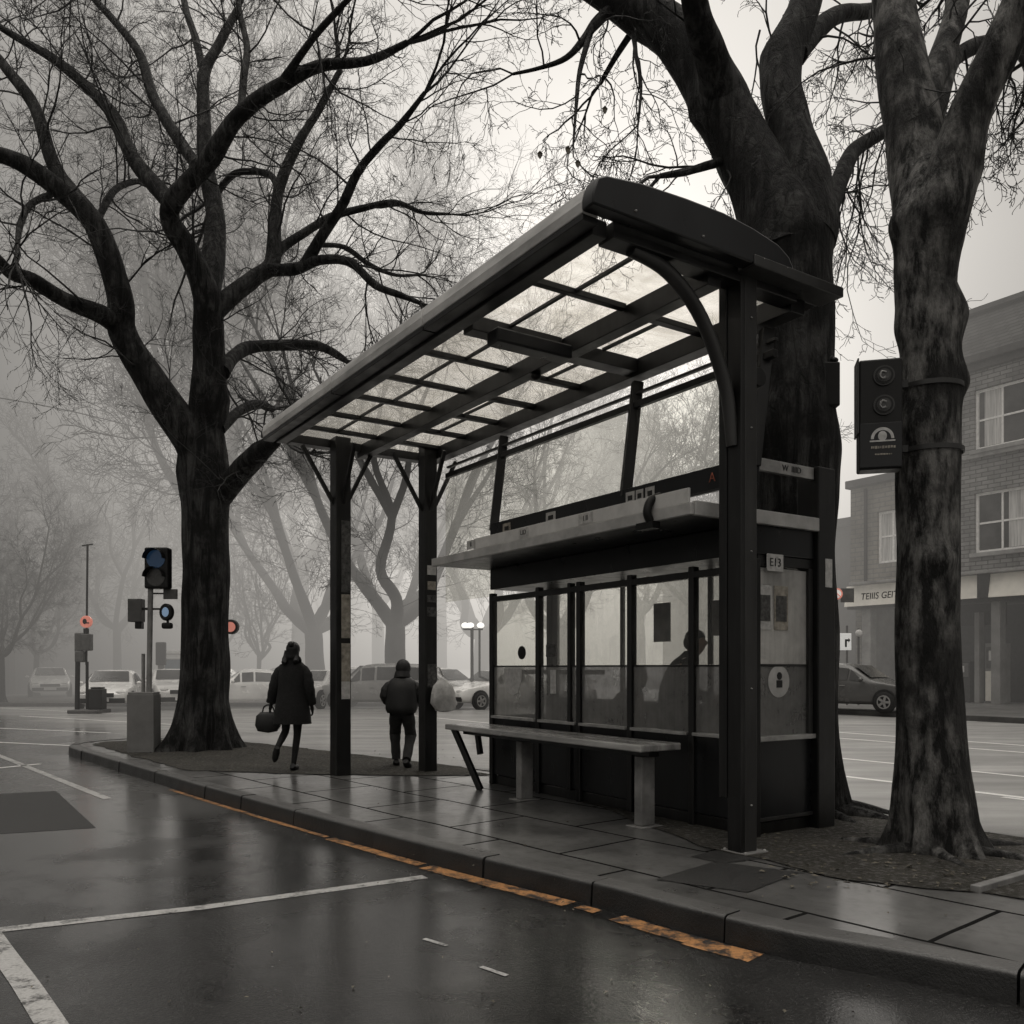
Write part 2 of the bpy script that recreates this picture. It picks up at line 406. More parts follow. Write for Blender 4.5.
    MT['twig_far'] = simple('far_twigs', g3(0.05), 0.9, haze=True, scale=2)
    # shelter
    m = NT('black_painted_steel'); co = m.coord('Object'); n = m.noise(5, 5, 0.6, co); st = m.noise(14, 4, 0.6, m.coord('Object', (1, 1, 0.12)))
    c = m.mixc(m.ramp(st, [(0.45, 0), (0.75, 1)]), g3(0.004), g3(0.013)); c = m.mixc(m.ramp(n, [(0.6, 0), (0.8, 0.6)]), c, g3(0.028))
    MT['steel'] = m.done(m.bsdf(c, m.ramp(n, [(0.3, 0.28), (0.7, 0.5)]), 0, 0.5, m.bump(m.noise(60, 3, 0.6, co), 0.08, 0.004)), False)
    MT['steel_lit'] = simple('lit_grey_steel', g3(0.024), 0.42, var=0.45, scale=5, bump=0.05, stretch=(1, 1, 0.25))  # paler copy of the black steel, with the light put into its colour
    MT['panel'] = simple('dark_panel', (0.008, 0.0085, 0.0095), 0.32, var=0.5, scale=2.5, bump=0.03, stretch=(1, 1, 0.4), spec=0.4)
    MT['trim'] = simple('pale_aluminium_trim', g3(0.36), 0.38, 0.35, var=0.3, scale=7, bump=0.05)
    MT['shelf_edge'] = simple('weathered_cream_edge', g3(0.42), 0.5, var=0.25, scale=5)
    MT['header_white'] = simple('white_notice_strip', g3(0.62), 0.55, var=0.15, scale=6)
    # polycarbonate roof
    m = NT('dirty_roof_glazing'); co = m.coord('Object'); n = m.noise(2.2, 6, 0.65, co, 0.8); s_ = m.noise(7, 5, 0.7, m.coord('Object', (0.2, 1, 1)))
    d = m.ramp(m.math('ADD', m.math('MULTIPLY', n, 0.6), m.math('MULTIPLY', s_, 0.4)), [(0.38, 0.0), (0.66, 1.0)])
    c = m.mixc(d, (1.0, 0.99, 0.97), (0.80, 0.785, 0.75))
    tr = m.n('ShaderNodeBsdfTranslucent'); m.L.new(c, tr.inputs[0])
    tp = m.n('ShaderNodeBsdfTransparent'); m.L.new(c, tp.inputs[0])
    gl = m.n('ShaderNodeBsdfGlossy'); gl.inputs['Roughness'].default_value = 0.2
    mx = m.n('ShaderNodeMixShader'); mx.inputs[0].default_value = 0.8; m.L.new(tr.outputs[0], mx.inputs[1]); m.L.new(tp.outputs[0], mx.inputs[2])
    mx2 = m.n('ShaderNodeMixShader'); mx2.inputs[0].default_value = 0.03; m.L.new(mx.outputs[0], mx2.inputs[1]); m.L.new(gl.outputs[0], mx2.inputs[2])
    MT['roof_glass'] = m.done(mx2, False)
    # glazing
    def glass(name, milk, col, tint, rough=0.03, streak=0.5, refl=0.06):
        m = NT(name); co = m.coord('Object'); n = m.noise(3, 6, 0.65, co, 0.5); s_ = m.noise(20, 4, 0.6, m.coord('Object', (1, 1, 0.1)))
        f = m.math('MULTIPLY', m.math('ADD', m.math('MULTIPLY', n, 1.0 + streak * 0), m.math('MULTIPLY', s_, streak)), milk, True)
        tp = m.n('ShaderNodeBsdfTransparent'); tp.inputs[0].default_value = tuple(tint) + (1,)
        df = m.n('ShaderNodeBsdfDiffuse'); df.inputs[0].default_value = tuple(col) + (1,)
        tl = m.n('ShaderNodeBsdfTranslucent'); tl.inputs[0].default_value = tuple(col) + (1,)
        ml = m.n('ShaderNodeMixShader'); ml.inputs[0].default_value = 0.6; m.L.new(df.outputs[0], ml.inputs[1]); m.L.new(tl.outputs[0], ml.inputs[2])
        a = m.n('ShaderNodeMixShader'); m.L.new(f, a.inputs[0]); m.L.new(tp.outputs[0], a.inputs[1]); m.L.new(ml.outputs[0], a.inputs[2])
        gl = m.n('ShaderNodeBsdfGlossy'); gl.inputs['Roughness'].default_value = rough
        lw = m.n('ShaderNodeLayerWeight'); fr = m.math('POWER', lw.outputs['Facing'], 4.0)
        b = m.n('ShaderNodeMixShader'); m.L.new(m.math('ADD', m.math('MULTIPLY', fr, 0.5), refl - 0.03, True), b.inputs[0]); m.L.new(a.outputs[0], b.inputs[1]); m.L.new(gl.outputs[0], b.inputs[2])
        return m.done(b, False)
    MT['glass'] = glass('clear_booth_glass', 0.06, g3(0.7), (0.975, 0.975, 0.96))
    MT['glass_upper'] = glass('dusty_screen_glass', 0.05, g3(0.75), (0.95, 0.95, 0.93))
    MT['glass_rear'] = glass('misted_booth_glass', 0.22, g3(0.92), (0.985, 0.985, 0.97))
    MT['glass_dark'] = glass('smoked_lower_glass', 0.60, g3(0.45), (0.80, 0.80, 0.80), 0.15)
    MT['glass_side'] = glass('frosted_end_glass', 0.85, g3(0.9), (0.95, 0.95, 0.94))
    MT['glass_dark2'] = glass('smoked_rear_glass', 0.25, g3(0.40), (0.95, 0.95, 0.95), 0.15)
    MT['glass_emblem'] = simple('frosted_emblem', g3(0.45), 0.6, var=0.2)
    MT['paper_dark2'] = simple('faded_notice', g3(0.22), 0.7, var=0.3)
    # things
    MT['concrete'] = simple('bench_concrete', g3(0.17), 0.7, var=0.45, scale=5, bump=0.25)
    MT['bench_top'] = simple('weathered_bench_slab', g3(0.30), 0.24, var=0.5, scale=4, bump=0.12, stretch=(2.0, 0.25, 1))
    MT['cabinet'] = simple('grey_cabinet_paint', g3(0.16), 0.55, var=0.18, scale=3, bump=0.05)
    MT['pole'] = simple('grey_pole_paint', g3(0.20), 0.5, var=0.25, scale=6)
    MT['black'] = simple('black_plastic', g3(0.006), 0.4, var=0.3, scale=8, spec=0.3)
    MT['black_far'] = simple('black_fitting', g3(0.015), 0.5, haze=True)
    MT['grey_far'] = simple('grey_fitting', g3(0.10), 0.5, haze=True)
    MT['white_far'] = simple('white_fitting', g3(0.6), 0.5, haze=True, var=0.1)
    MT['dark_cloth'] = simple('black_wool', g3(0.004, 0.02), 0.9, var=0.4, scale=14, bump=0.3)
    MT['dark_cloth2'] = simple('dark_padded_nylon', g3(0.007, 0.02), 0.55, var=0.5, scale=9, bump=0.25)
    MT['trouser'] = simple('dark_trousers', g3(0.008), 0.85, var=0.4, scale=16, bump=0.2)
    MT['trouser2'] = simple('grey_trousers', g3(0.018), 0.85, var=0.4, scale=16, bump=0.2)
    MT['skin'] = simple('skin', (0.22, 0.15, 0.11), 0.55, var=0.1)
    MT['hair'] = simple('dark_hair', g3(0.005), 0.5, var=0.4, scale=30, bump=0.4)
    MT['leather'] = simple('black_leather', g3(0.005), 0.55, var=0.3, scale=10, bump=0.1)
    MT['bag_white'] = simple('pale_plastic_bag', g3(0.50), 0.35, var=0.35, scale=9, bump=0.4)
    MT['paper'] = simple('paper_sticker', g3(0.48), 0.7, var=0.25, scale=22)
    MT['paper_old'] = simple('torn_paper', (0.30, 0.275, 0.235), 0.8, var=0.5, scale=16)
    MT['paper_dark'] = simple('printed_dark_paper', g3(0.07), 0.6, var=0.8, scale=26)
    MT['ink'] = simple('black_ink', g3(0.02), 0.6)
    MT['ink_red'] = simple('red_ink', (0.45, 0.13, 0.08), 0.6)
    MT['leaf'] = simple('dead_leaf', g3(0.05, 0.15), 0.8, var=0.5, scale=5)
    def lens(name, col, e):
        m = NT(name); p = m.bsdf(tuple(col), 0.2)
        p.inputs['Emission Color'].default_value = tuple(col) + (1,); p.inputs['Emission Strength'].default_value = e
        return m.done(p, False)
    MT['lens_blue'] = lens('blue_lens', (0.012, 0.035, 0.075), 0.35)
    MT['lens_pale_blue'] = lens('pale_blue_lens', (0.13, 0.19, 0.27), 0.8)
    MT['lens_red'] = lens('red_lens', (0.60, 0.22, 0.17), 0.45)
    MT['lens_off'] = simple('unlit_lens', g3(0.05), 0.25, var=0.3)
    MT['lamp_lit'] = lens('lit_lamp', (0.95, 0.93, 0.88), 0.9)
    MT['sign_white'] = lens('white_sign_face', (0.85, 0.85, 0.83), 0.25)
    MT['skin_dim'] = MT['skin']; MT['grey_far2'] = simple('grey_fitting_near', g3(0.07), 0.5)
    MT['lens_grey'] = simple('lens_mark', g3(0.25), 0.4); MT['tail'] = simple('tail_light', (0.10, 0.03, 0.025), 0.25, haze=True)
    MT['leaf_pale'] = simple('leaf_bits', g3(0.11, 0.12), 0.8, var=0.6, scale=3)
    # cars
    MT['tyre'] = simple('tyre', g3(0.015), 0.8, haze=True)
    MT['rim'] = simple('alloy_rim', g3(0.35), 0.35, 0.6, haze=True)
    MT['car_glass'] = simple('car_glass', g3(0.045), 0.10, haze=True, var=0.3, scale=1.5, spec=0.9)
    MT['headlight'] = simple('headlight_glass', g3(0.6), 0.15, haze=True)
    MT['grille'] = simple('grille', g3(0.015), 0.4, haze=True)
    MT['plate'] = simple('number_plate_blank', g3(0.6), 0.5, haze=True, var=0.05)
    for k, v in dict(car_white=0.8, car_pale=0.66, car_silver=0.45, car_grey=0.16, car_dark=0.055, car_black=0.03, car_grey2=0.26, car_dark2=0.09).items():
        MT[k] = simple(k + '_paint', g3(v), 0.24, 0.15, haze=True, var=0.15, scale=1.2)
    # building
    def brick(name, c1, c2, mort, s):
        m = NT(name); co = m.coord('Object'); sp = m.n('ShaderNodeSeparateXYZ'); m.L.new(co, sp.inputs[0])
        cb = m.n('ShaderNodeCombineXYZ'); m.L.new(m.math('ADD', sp.outputs['Y'], sp.outputs['X']), cb.inputs[0]); m.L.new(sp.outputs['Z'], cb.inputs[1])
        b = m.n('ShaderNodeTexBrick'); m.L.new(cb.outputs[0], b.inputs['Vector']); b.inputs['Scale'].default_value = s
        b.inputs['Brick Width'].default_value = 0.46; b.inputs['Row Height'].default_value = 0.16; b.inputs['Mortar Size'].default_value = 0.018
        b.inputs['Color1'].default_value = tuple(c1) + (1,); b.inputs['Color2'].default_value = tuple(c2) + (1,); b.inputs['Mortar'].default_value = tuple(mort) + (1,)
        n = m.noise(0.5, 6, 0.65, co); n2 = m.noise(4, 4, 0.6, m.coord('Object', (1, 1, 0.2)))
        c = m.mixc(m.ramp(n, [(0.3, 0.0), (0.75, 0.7)]), b.outputs['Color'], g3(0.045)); c = m.mixc(m.ramp(n2, [(0.55, 0), (0.8, 0.4)]), c, g3(0.03))
        return m.done(m.bsdf(c, 0.85, 0, 0.25, m.bump(m.math('SUBTRACT', 1.0, b.outputs['Fac']), 0.6, 0.02)), True)
    MT['brick'] = brick('weathered_brick', g3(0.22), g3(0.34), g3(0.12), 1.0)
    MT['brick_pale'] = brick('pale_wall', g3(0.24, 0.05), g3(0.28, 0.05), g3(0.2), 0.8)
    MT['slates'] = brick('roof_slates', g3(0.045), g3(0.075), g3(0.02), 0.9)
    MT['stone_trim'] = simple('stone_trim', g3(0.25), 0.7, haze=True, var=0.3, scale=2)
    MT['stone_dark'] = simple('dark_coping', g3(0.07), 0.7, haze=True, var=0.3, scale=2)
    MT['fascia'] = simple('cream_fascia', (0.80, 0.77, 0.70), 0.5, haze=True, var=0.12, scale=1.5)
    MT['shop_dark'] = simple('shop_shadow_panel', g3(0.025), 0.5, haze=True, var=0.4)
    MT['shop_wall'] = simple('shop_side_wall', g3(0.22), 0.7, haze=True, var=0.25, scale=1)
    MT['win_frame'] = simple('white_window_frame', g3(0.8), 0.5, haze=True, var=0.15)
    MT['win_glass'] = simple('window_glass', g3(0.06), 0.06, haze=True, var=0.5, scale=1.2, spec=0.9)
    MT['curtain'] = simple('net_curtain', g3(0.5), 0.8, haze=True, var=0.35, scale=3, stretch=(6, 6, 0.3))
    MT['pave_far'] = simple('far_pavement', g3(0.10), 0.45, haze=True, var=0.35, scale=0.8)
    MT['booth_blue'] = simple('blue_grey_booth', (0.045, 0.075, 0.10), 0.5, haze=True)
    MT['fabric_pale'] = simple('pale_cloth', g3(0.4), 0.8, haze=True, var=0.3)
    MT['far_facade'] = simple('distant_facade', g3(0.10), 0.8, haze=True, var=0.3, scale=0.5)
make_materials()
# ================================================================== SETTING
ROAD_Z = -0.14
def catmull(pts, per=6, rad=None):
    P = [Vector(p) for p in pts]; out = []; ro = []
    n = len(P)
    for i in range(n - 1):
        p0 = P[max(i-1, 0)]; p1 = P[i]; p2 = P[i+1]; p3 = P[min(i+2, n-1)]
        for k in range(per):
            t = k / per
            out.append(0.5 * ((2*p1) + (p2-p0)*t + (2*p0-5*p1+4*p2-p3)*t*t + (-p0+3*p1-3*p2+p3)*t**3))
            if rad: ro.append(rad[i] * (1-t) + rad[i+1] * t)
    out.append(P[-1])
    if rad: ro.append(rad[-1]); return out, ro
    return out

# base sheet, road
b = MB(); b.quad((-600, -60, -0.30), (600, -60, -0.30), (600, 900, -0.30), (-600, 900, -0.30))
setp(b.build('ground', MT['park']), kind='structure')
b = MB(); b.quad((-90, -25, ROAD_Z), (90, -25, ROAD_Z), (90, 34, ROAD_Z), (-90, 34, ROAD_Z))
setp(b.build('road', MT['road']), kind='structure')
# kerb polyline of the traffic island (outer edge)
FR = [(13, -5.4), (6.2, .46), (2.25, 3.85), (1.456, 4.45), (.93, 4.98), (.497, 5.50), (-.89, 6.95), (-3.6, 10.1), (-7.2, 14.5)]
fr = catmull([(x, y, 0) for x, y in FR], 8)
nose = catmull([(-7.2, 14.5, 0), (-7.72, 15.25, 0), (-7.85, 16.0, 0), (-7.2, 16.9, 0), (-5.9, 16.75, 0)], 6)
RE = [(-5.9, 16.75), (-4.3, 15.55), (-.05, 11.42), (1.75, 9.65), (3.26, 8.42), (4.1, 7.05), (7.0, 4.15), (13, -1.6)]
rear = catmull([(x, y, 0) for x, y in RE], 6)
line = fr + nose[1:] + rear[1:]
def offset(line, d):
    out = []
    for i, p in enumerate(line):
        t = (line[min(i+1, len(line)-1)] - line[max(i-1, 0)]).normalized()
        out.append(p + Vector((-t.y, t.x, 0)) * d)
    return out
inner = offset(line, -0.16)
b = MB(); b.poly([(p.x, p.y, 0.0) for p in inner])
pav = b.build('pavement', MT['paving'], recalc=False)
if pav.data.polygons[0].normal.z < 0: pav.data.flip_normals()
setp(pav, kind='structure')
# kerb stones
def resample(line, step):
    out = [line[0]]; acc = 0
    for a, c in zip(line, line[1:]):
        L = (c - a).length; pos = 0
        while acc + (L - pos) >= step:
            pos += step - acc; acc = 0
            out.append(a + (c - a) * (pos / L))
        acc += L - pos
    out.append(line[-1]); return out
rs = resample(line, 0.2)
prof = [(-0.165, 0.003), (-0.03, 0.004), (-0.012, -0.001), (-0.003, -0.011), (0.0, -0.026), (0.010, -0.2), (-0.165, -0.2)]
b = MB(); i = 0; kr = random.Random(3)
while i < len(rs) - 2:
    n = kr.choice([4, 5, 6, 7, 8]); seg = rs[i:min(i + n + 1, len(rs))]
    if len(seg) < 2: break
    seg = [s.copy() for s in seg]
    d0 = (seg[1]-seg[0]).normalized(); seg[0] = seg[0] + d0*0.007; seg[-1] = seg[-1] - d0*0.007
    dz = kr.uniform(-0.006, 0.006); dw = kr.uniform(-0.008, 0.008); ring = []
    for k, p in enumerate(seg):
        t = (seg[min(k+1, len(seg)-1)] - seg[max(k-1, 0)]).normalized(); nn = Vector((-t.y, t.x, 0))
        w = 1.0 if 0 < k < len(seg)-1 else 0.985
        ring.append([p + nn*(o*w + dw*(o > -.1)) + Vector((0, 0, z + dz*(z > -.1))) for o, z in prof])
    b.rings(ring); i += n
setp(b.build('kerb', MT['kerb'], smooth=True), kind='structure')
# soil beds on the island
def sheet(name, pts, z, mat, jitter=0.0, kind='structure', seed=1):
    r = random.Random(seed); P = []
    for a, c in zip(pts, pts[1:] + pts[:1]):
        n = max(1, int((Vector(c) - Vector(a)).length / 0.18)) if jitter else 1
        for k in range(n):
            q = Vector(a).lerp(Vector(c), k / n)
            P.append((q.x + r.uniform(-jitter, jitter), q.y + r.uniform(-jitter, jitter), z))
    b = MB(); b.poly(P); o = b.build(name, mat, recalc=False)
    if o.data.polygons[0].normal.z < 0: o.data.flip_normals()
    return setp(o, kind=kind)
ri = offset(rear, -0.10)
def rear_at(px):
    return min(ri, key=lambda p: abs(p.x / max(p.y, .5) * F + 512 - px) + (1000 if p.y < 1 else 0))
soilR = [gnd(700, 846), gnd(760, 860), gnd(852, 882), gnd(987, 895), gnd(1060, 905)] + [p for p in reversed(ri) if -0.6 < p.x < 4.9 and p.y > 6]
soilR = [(p.x, p.y) for p in soilR]
sheet('soil_bed', [(x, y) for x, y in soilR], 0.008, MT['soil'], 0.03, seed=4)
soilL = [(p.x, p.y) for p in [gnd(492, 776), gnd(430, 776), gnd(340, 775), gnd(290, 774), gnd(190, 771), gnd(135, 757)]] + [(-7.35, 15.4), (-7.45, 16.0)] + [(p.x, p.y) for p in ri if p.x < -0.45]
sheet('soil_bed', soilL, 0.008, MT['soil'], 0.04, seed=5)
sheet('asphalt_patch', [tuple(gnd(655, 880).xy), tuple(gnd(715, 862).xy), tuple(gnd(800, 873).xy), tuple(gnd(748, 893).xy)], 0.005, MT['patch'])
sheet('asphalt_patch', [tuple(gnd(690, 857).xy), tuple(gnd(738, 846).xy), tuple(gnd(770, 858).xy), tuple(gnd(722, 864).xy)], 0.0045, MT['patch'])
# road patches and paint
zP = ROAD_Z + 0.0015
g2 = lambda px, py: tuple(gnd(px, py, ROAD_Z).xy)
sheet('asphalt_patch', [g2(-60, 798), g2(0, 794), g2(56, 791), g2(96, 828), g2(0, 834), g2(-70, 836)], zP, MT['patch'])
def stripe(name, pts, w, mat, z=None):
    z = zP + 0.0012 if z is None else z
    P = [Vector((p[0], p[1], 0)) for p in pts]
    L = offset(P, w/2); R_ = offset(P, -w/2); b = MB()
    for i in range(len(P)-1):
        b.quad(*[(q.x, q.y, z) for q in (R_[i], R_[i+1], L[i+1], L[i])])
    o = b.build(name, mat, recalc=False)
    if o.data.polygons[0].normal.z < 0: o.data.flip_normals()
    return setp(o, kind='structure')
stripe('road_marking', [g2(-60, 733), g2(0, 756), g2(85, 790), g2(108, 799)], 0.10, MT['white_paint'])
stripe('road_marking', [g2(-200, 953), g2(0, 930), g2(200, 908), g2(425, 877)], 0.105, MT['white_paint'])
stripe('road_marking', [g2(-30, 905), g2(2, 952), g2(26, 985), g2(55, 1030), g2(100, 1110)], 0.115, MT['white_paint'], zP + 0.002)
stripe('road_marking', [g2(424, 939), g2(447, 946)], 0.03, MT['white_paint'])
stripe('road_marking', [g2(481, 967), g2(507, 976)], 0.03, MT['white_paint'])
U = Vector((-.55, .835, 0)); V = Vector((.835, .55, 0))
for (x, y), s0, s1, w in (((5.6, 14.17), -7, 16, .10), ((4.75, 11.75), -7, 3.2, .13), ((4.75, 11.75), 5.2, 9, .12), ((5.0, 11.1), -6, -1.2, .10), ((3.35, 8.75), -5, 1.2, .07), ((8.5, 16.2), -5, 4, .10), ((8.0, 19.6), -9, 16, .11)):
    stripe('road_marking', [(x + U.x*s, y + U.y*s) for s in (s0, s1)], w, MT['white_paint_far'])
for a, c in (((-30, 741), (120, 748)), ((-30, 727), (110, 733)), ((20, 716), (200, 726)), ((0, 708), (160, 716)), ((-20, 770), (40, 764))):
    stripe('road_marking', [g2(*a), g2(*c)], 0.10, MT['white_paint_far'])
# orange kerb line, worn
ol = [p for p in offset(line, 0.135) if p.y > 3.7 and -6 < p.x < 2 and p in offset(line, 0.135)[:len(fr)]] if False else offset(fr, 0.15)
def orange(px0, px1, w, off):
    pts = [p for p in resample(offset(fr, off), 0.08) if p.y > 1 and px0 < p.x / p.y * F + 512 < px1]
    if len(pts) > 1: stripe('kerb_line', [(p.x, p.y) for p in pts], w, MT['orange_paint'])
orange(170, 331, 0.06, 0.055); orange(329, 426, 0.10, 0.07); orange(424, 572, 0.135, 0.085); orange(575, 602, 0.09, 0.085); orange(608, 692, 0.14, 0.09); orange(690, 770, 0.17, 0.105)
# low white edging board at the right end of the bed
edge = MB(); edge.bar(tuple(gnd(975, 893)[:2]) + (0.02,), tuple(gnd(1060, 868)[:2]) + (0.02,), 0.06, 0.05)
tag(edge.build('edging_board', MT['concrete'], bevel=.006), 'thin pale edging board lying on the soil bed near the foot of the nearest trunk', 'edging board')
# far side: park edge, pavement with kerb
def uline(p, s): return Vector(p) + U * s
K0 = Vector((13.4, 24.1, 0))
b = MB(); b.poly([(-300, 34, -0.03), (8, 34, -0.03), (4.0, 38.4, -0.03), (-30, 400, -0.03), (-300, 400, -0.03)])
setp(b.build('park_ground', MT['park'], recalc=False), kind='structure')
b = MB(); b.box(-90, 6.9, 33.7, 34.0, -0.2, 0.0); setp(b.build('far_kerb', MT['kerb_far']), kind='structure')
b = MB(); q = [uline(K0, -34), uline(K0, -34) + V*14, uline(K0, 120) + V*14, uline(K0, 120)]
b.prism([(p.x, p.y) for p in q], -0.2, 0.0); setp(b.build('far_pavement', MT['pave_far']), kind='structure')
b = MB(); q = [uline(K0, -34) - V*.16, uline(K0, -34) - V*.002, uline(K0, 120) - V*.002, uline(K0, 120) - V*.16]
b.prism([(p.x, p.y) for p in q], -0.2, 0.012); setp(b.build('far_kerb', MT['stone_dark']), kind='structure')

# ================================================================== BUS SHELTER
SH_O = Vector((0.488, 5.48, 0)); SH_R = math.atan2(.55, .835)
def sh_empty(name, label, cat, group=None, xy=(0, 0, 0)):
    R = Matrix.Rotation(SH_R, 3, 'Z')
    return empty(name, SH_O + R @ Vector(xy), SH_R, label, cat, group)
SH_M = Matrix.Translation(SH_O) @ Matrix.Rotation(SH_R, 4, 'Z')
sh = sh_empty('bus_shelter', 'tall black steel bus shelter with long sloping-edged glazed roof on posts over the pavement', 'bus shelter')
RL = 6.45; RW = 2.36; ZR = 4.25
def grp(name, mat, f, bevel=.006, parent=None, smooth=False):
    b = MB(); f(b); return b.build(name, mat, parent or sh, smooth, bevel)
# posts: x across, y along
def ibeam(b, x, y, w, d, z0, z1):
    b.box(x-w/2, x+w/2, y-d/2, y-d/2+.022, z0, z1); b.box(x-w/2, x+w/2, y+d/2-.022, y+d/2, z0, z1)
    b.box(x-w/2+.018, x+w/2-.018, y-d/2+.0222, y+d/2-.0222, z0, z1)
p1 = grp('post', [MT['steel_lit']], lambda b: (b.box(1.475, 1.60, .055, .185, .012, ZR), ))
grp('foot_plate', MT['concrete'], lambda b: b.box(1.42, 1.66, -.0, .24, 0, .014), .004, p1)
grp('post_web', MT['steel'], lambda b: (b.box(1.43, 1.4735, .055, .185, .012, ZR), b.box(1.42, 1.475, .186, .26, .4, ZR)), .004, p1)
p2 = grp('post', MT['steel'], lambda b: b.box(.75, .95, 6.02, 6.22, 0, ZR))
p3 = grp('post', MT['steel'], lambda b: b.box(1.86, 2.04, 5.76, 5.94, 0, ZR))
# roof ring beams
grp('roof_beam', MT['steel'], lambda b: b.box(.10, .22, .10, RL-.1, ZR-.11, ZR-.002))
grp('roof_beam', MT['steel'], lambda b: b.box(2.06, 2.22, .12, RL-.1, ZR-.16, ZR-.002))
grp('roof_beam', MT['steel'], lambda b: b.box(1.165, 1.295, .12, RL-.12, ZR-.17, ZR-.012))
grp('roof_beam', MT['steel'], lambda b: b.box(.242, 2.058, .06, .22, ZR-.11, ZR-.004))
grp('roof_beam', MT['steel'], lambda b: b.box(.242, 2.058, RL-.24, RL-.08, ZR-.11, ZR-.004))
# cross ribs
for k, y in enumerate((1.02, 1.92, 2.75, 3.55, 4.3, 5.05, 5.72)):
    h = .12 if k == 1 else .045; w = .15 if k == 1 else .06
    grp('roof_rib', MT['steel'], lambda b: b.box(.243, 1.158, y-w/2, y+w/2, ZR-h-.01, ZR-.006))
    grp('roof_rib', MT['steel'], lambda b: b.box(1.302, 2.057, y-w/2+.03, y+w/2+.05, ZR-h-.01, ZR-.006))
for x, y0, y1 in ((.66, .22, 1.0), (.62, 1.05, 1.85), (.70, 2.0, 2.72), (.62, 2.8, 3.5), (.7, 3.6, 4.25), (.64, 4.35, 5.0), (1.62, 1.1, 1.85), (1.66, 2.1, 2.75), (1.6, 3.65, 4.3), (1.7, 4.4, 5.05), (.66, 5.1, 5.7)):
    grp('glazing_bar', MT['steel'], lambda b: b.box(x-.014, x+.014, y0, y1, ZR-.035, ZR-.008), .003)
# glazing panes
ys = [.15, 1.02, 1.92, 2.75, 3.55, 4.3, 5.05, 5.72, 6.35]
for a, c in zip(ys, ys[1:]):
    for x0, x1 in ((.06, 1.22), (1.235, 2.30)):
        grp('roof_pane', MT['roof_glass'], lambda b: b.box(x0, x1, a+.006, c-.006, ZR+.004, ZR+.012), 0)
# hanging lamp box under the rib and a small fitting
grp('lamp_box', MT['panel'], lambda b: b.box(.30, 1.05, 1.55, 1.72, ZR-.30, ZR-.185), .015)
grp('camera_dome', MT['black'], lambda b: b.ball((1.23, 2.35, ZR-.19), 0.05, .05, .04), 0, smooth=True)
# eaves fascia (pale long strip) in three lengths, and end cover
def fascia(y0, y1):
    def f(b):
        pr = [(-.035, ZR-.045), (-.045, ZR+.02), (-.03, ZR+.10), (.02, ZR+.135), (.10, ZR+.15), (.10, ZR+.02), (.09, ZR-.045)]
        b.rings([[(x, y0, z) for x, z in pr], [(x, y1, z) for x, z in pr]])
    o = grp('eaves_fascia', MT['trim_weather'], f, .008)
    grp('fascia_lip', MT['steel'], lambda b: b.box(-.03, .095, y0+.003, y1-.003, ZR-.085, ZR-.046), .004, o)
MT['trim_weather'] = simple('weathered_grey_fascia', g3(0.5), 0.42, 0.1, var=0.4, scale=5, bump=0.06, stretch=(1, .3, 1))
fascia(.03, 2.18); fascia(2.195, 4.2); fascia(4.215, RL)
cov = [(-.045, ZR-.04), (-.045, ZR+.03), (-.01, ZR+.13), (.06, ZR+.165), (.35, ZR+.205), (.75, ZR+.225), (1.1, ZR+.23), (1.4, ZR+.205), (1.66, ZR+.16), (1.78, ZR+.10), (1.83, ZR+.03), (1.83, ZR-.04)]
def endcover(y0, y1):
    b = MB(); b.rings([[(x, y0, z) for x, z in cov], [(x, y1, z) for x, z in cov]])
    return b.build('end_cover', MT['panel'], sh, True, .012)
endcover(-.09, .028)
endcover(RL+.002, RL+.06)
grp('gutter_plate', MT['steel_lit'], lambda b: b.box(1.40, 2.40, -.10, .12, ZR-.055, ZR+.022), .008)
grp('rear_eave', MT['steel'], lambda b: b.box(2.225, 2.38, .125, RL, ZR-.05, ZR+.015), .008)
# translucent vault lid seen from above
def vault(b):
    pr = cov[3:-3]
    for k in range(len(pr)-1):
        (x0, z0), (x1, z1) = pr[k], pr[k+1]
        b.quad((x0+.05, .03, z0-.005), (x1+.05, .03, z1-.005), (x1+.05, RL, z1-.005), (x0+.05, RL, z0-.005))
# curved knee brace at the near post
def knee(b):
    pts = catmull([(.46, .14, ZR-.10), (.80, .14, ZR-.17), (1.12, .14, ZR-.42), (1.36, .14, ZR-.86), (1.44, .14, ZR-1.28)], 6)
    b.tube(pts, .05, 12)
grp('knee_brace', MT['steel_lit'], knee, 0, smooth=True)
grp('bracket_collar', MT['steel'], lambda b: (b.cyl((1.68, .12, ZR-.74), (0, 1, 0), .07, .05), b.box(1.60, 1.69, .10, .14, ZR-.79, ZR-.70)), .004)
# diagonal braces at the two far posts
for (x, y) in ((.85, 6.12), (1.95, 5.85)):
    for dx, dy in ((-.5, 0), (.42, 0), (0, -.45)):
        grp('brace', MT['steel'], lambda b: b.bar((x+dx*.16, y+dy*.16, ZR-.85), (x+dx, y+dy, ZR-.15), .045, .045), .004)
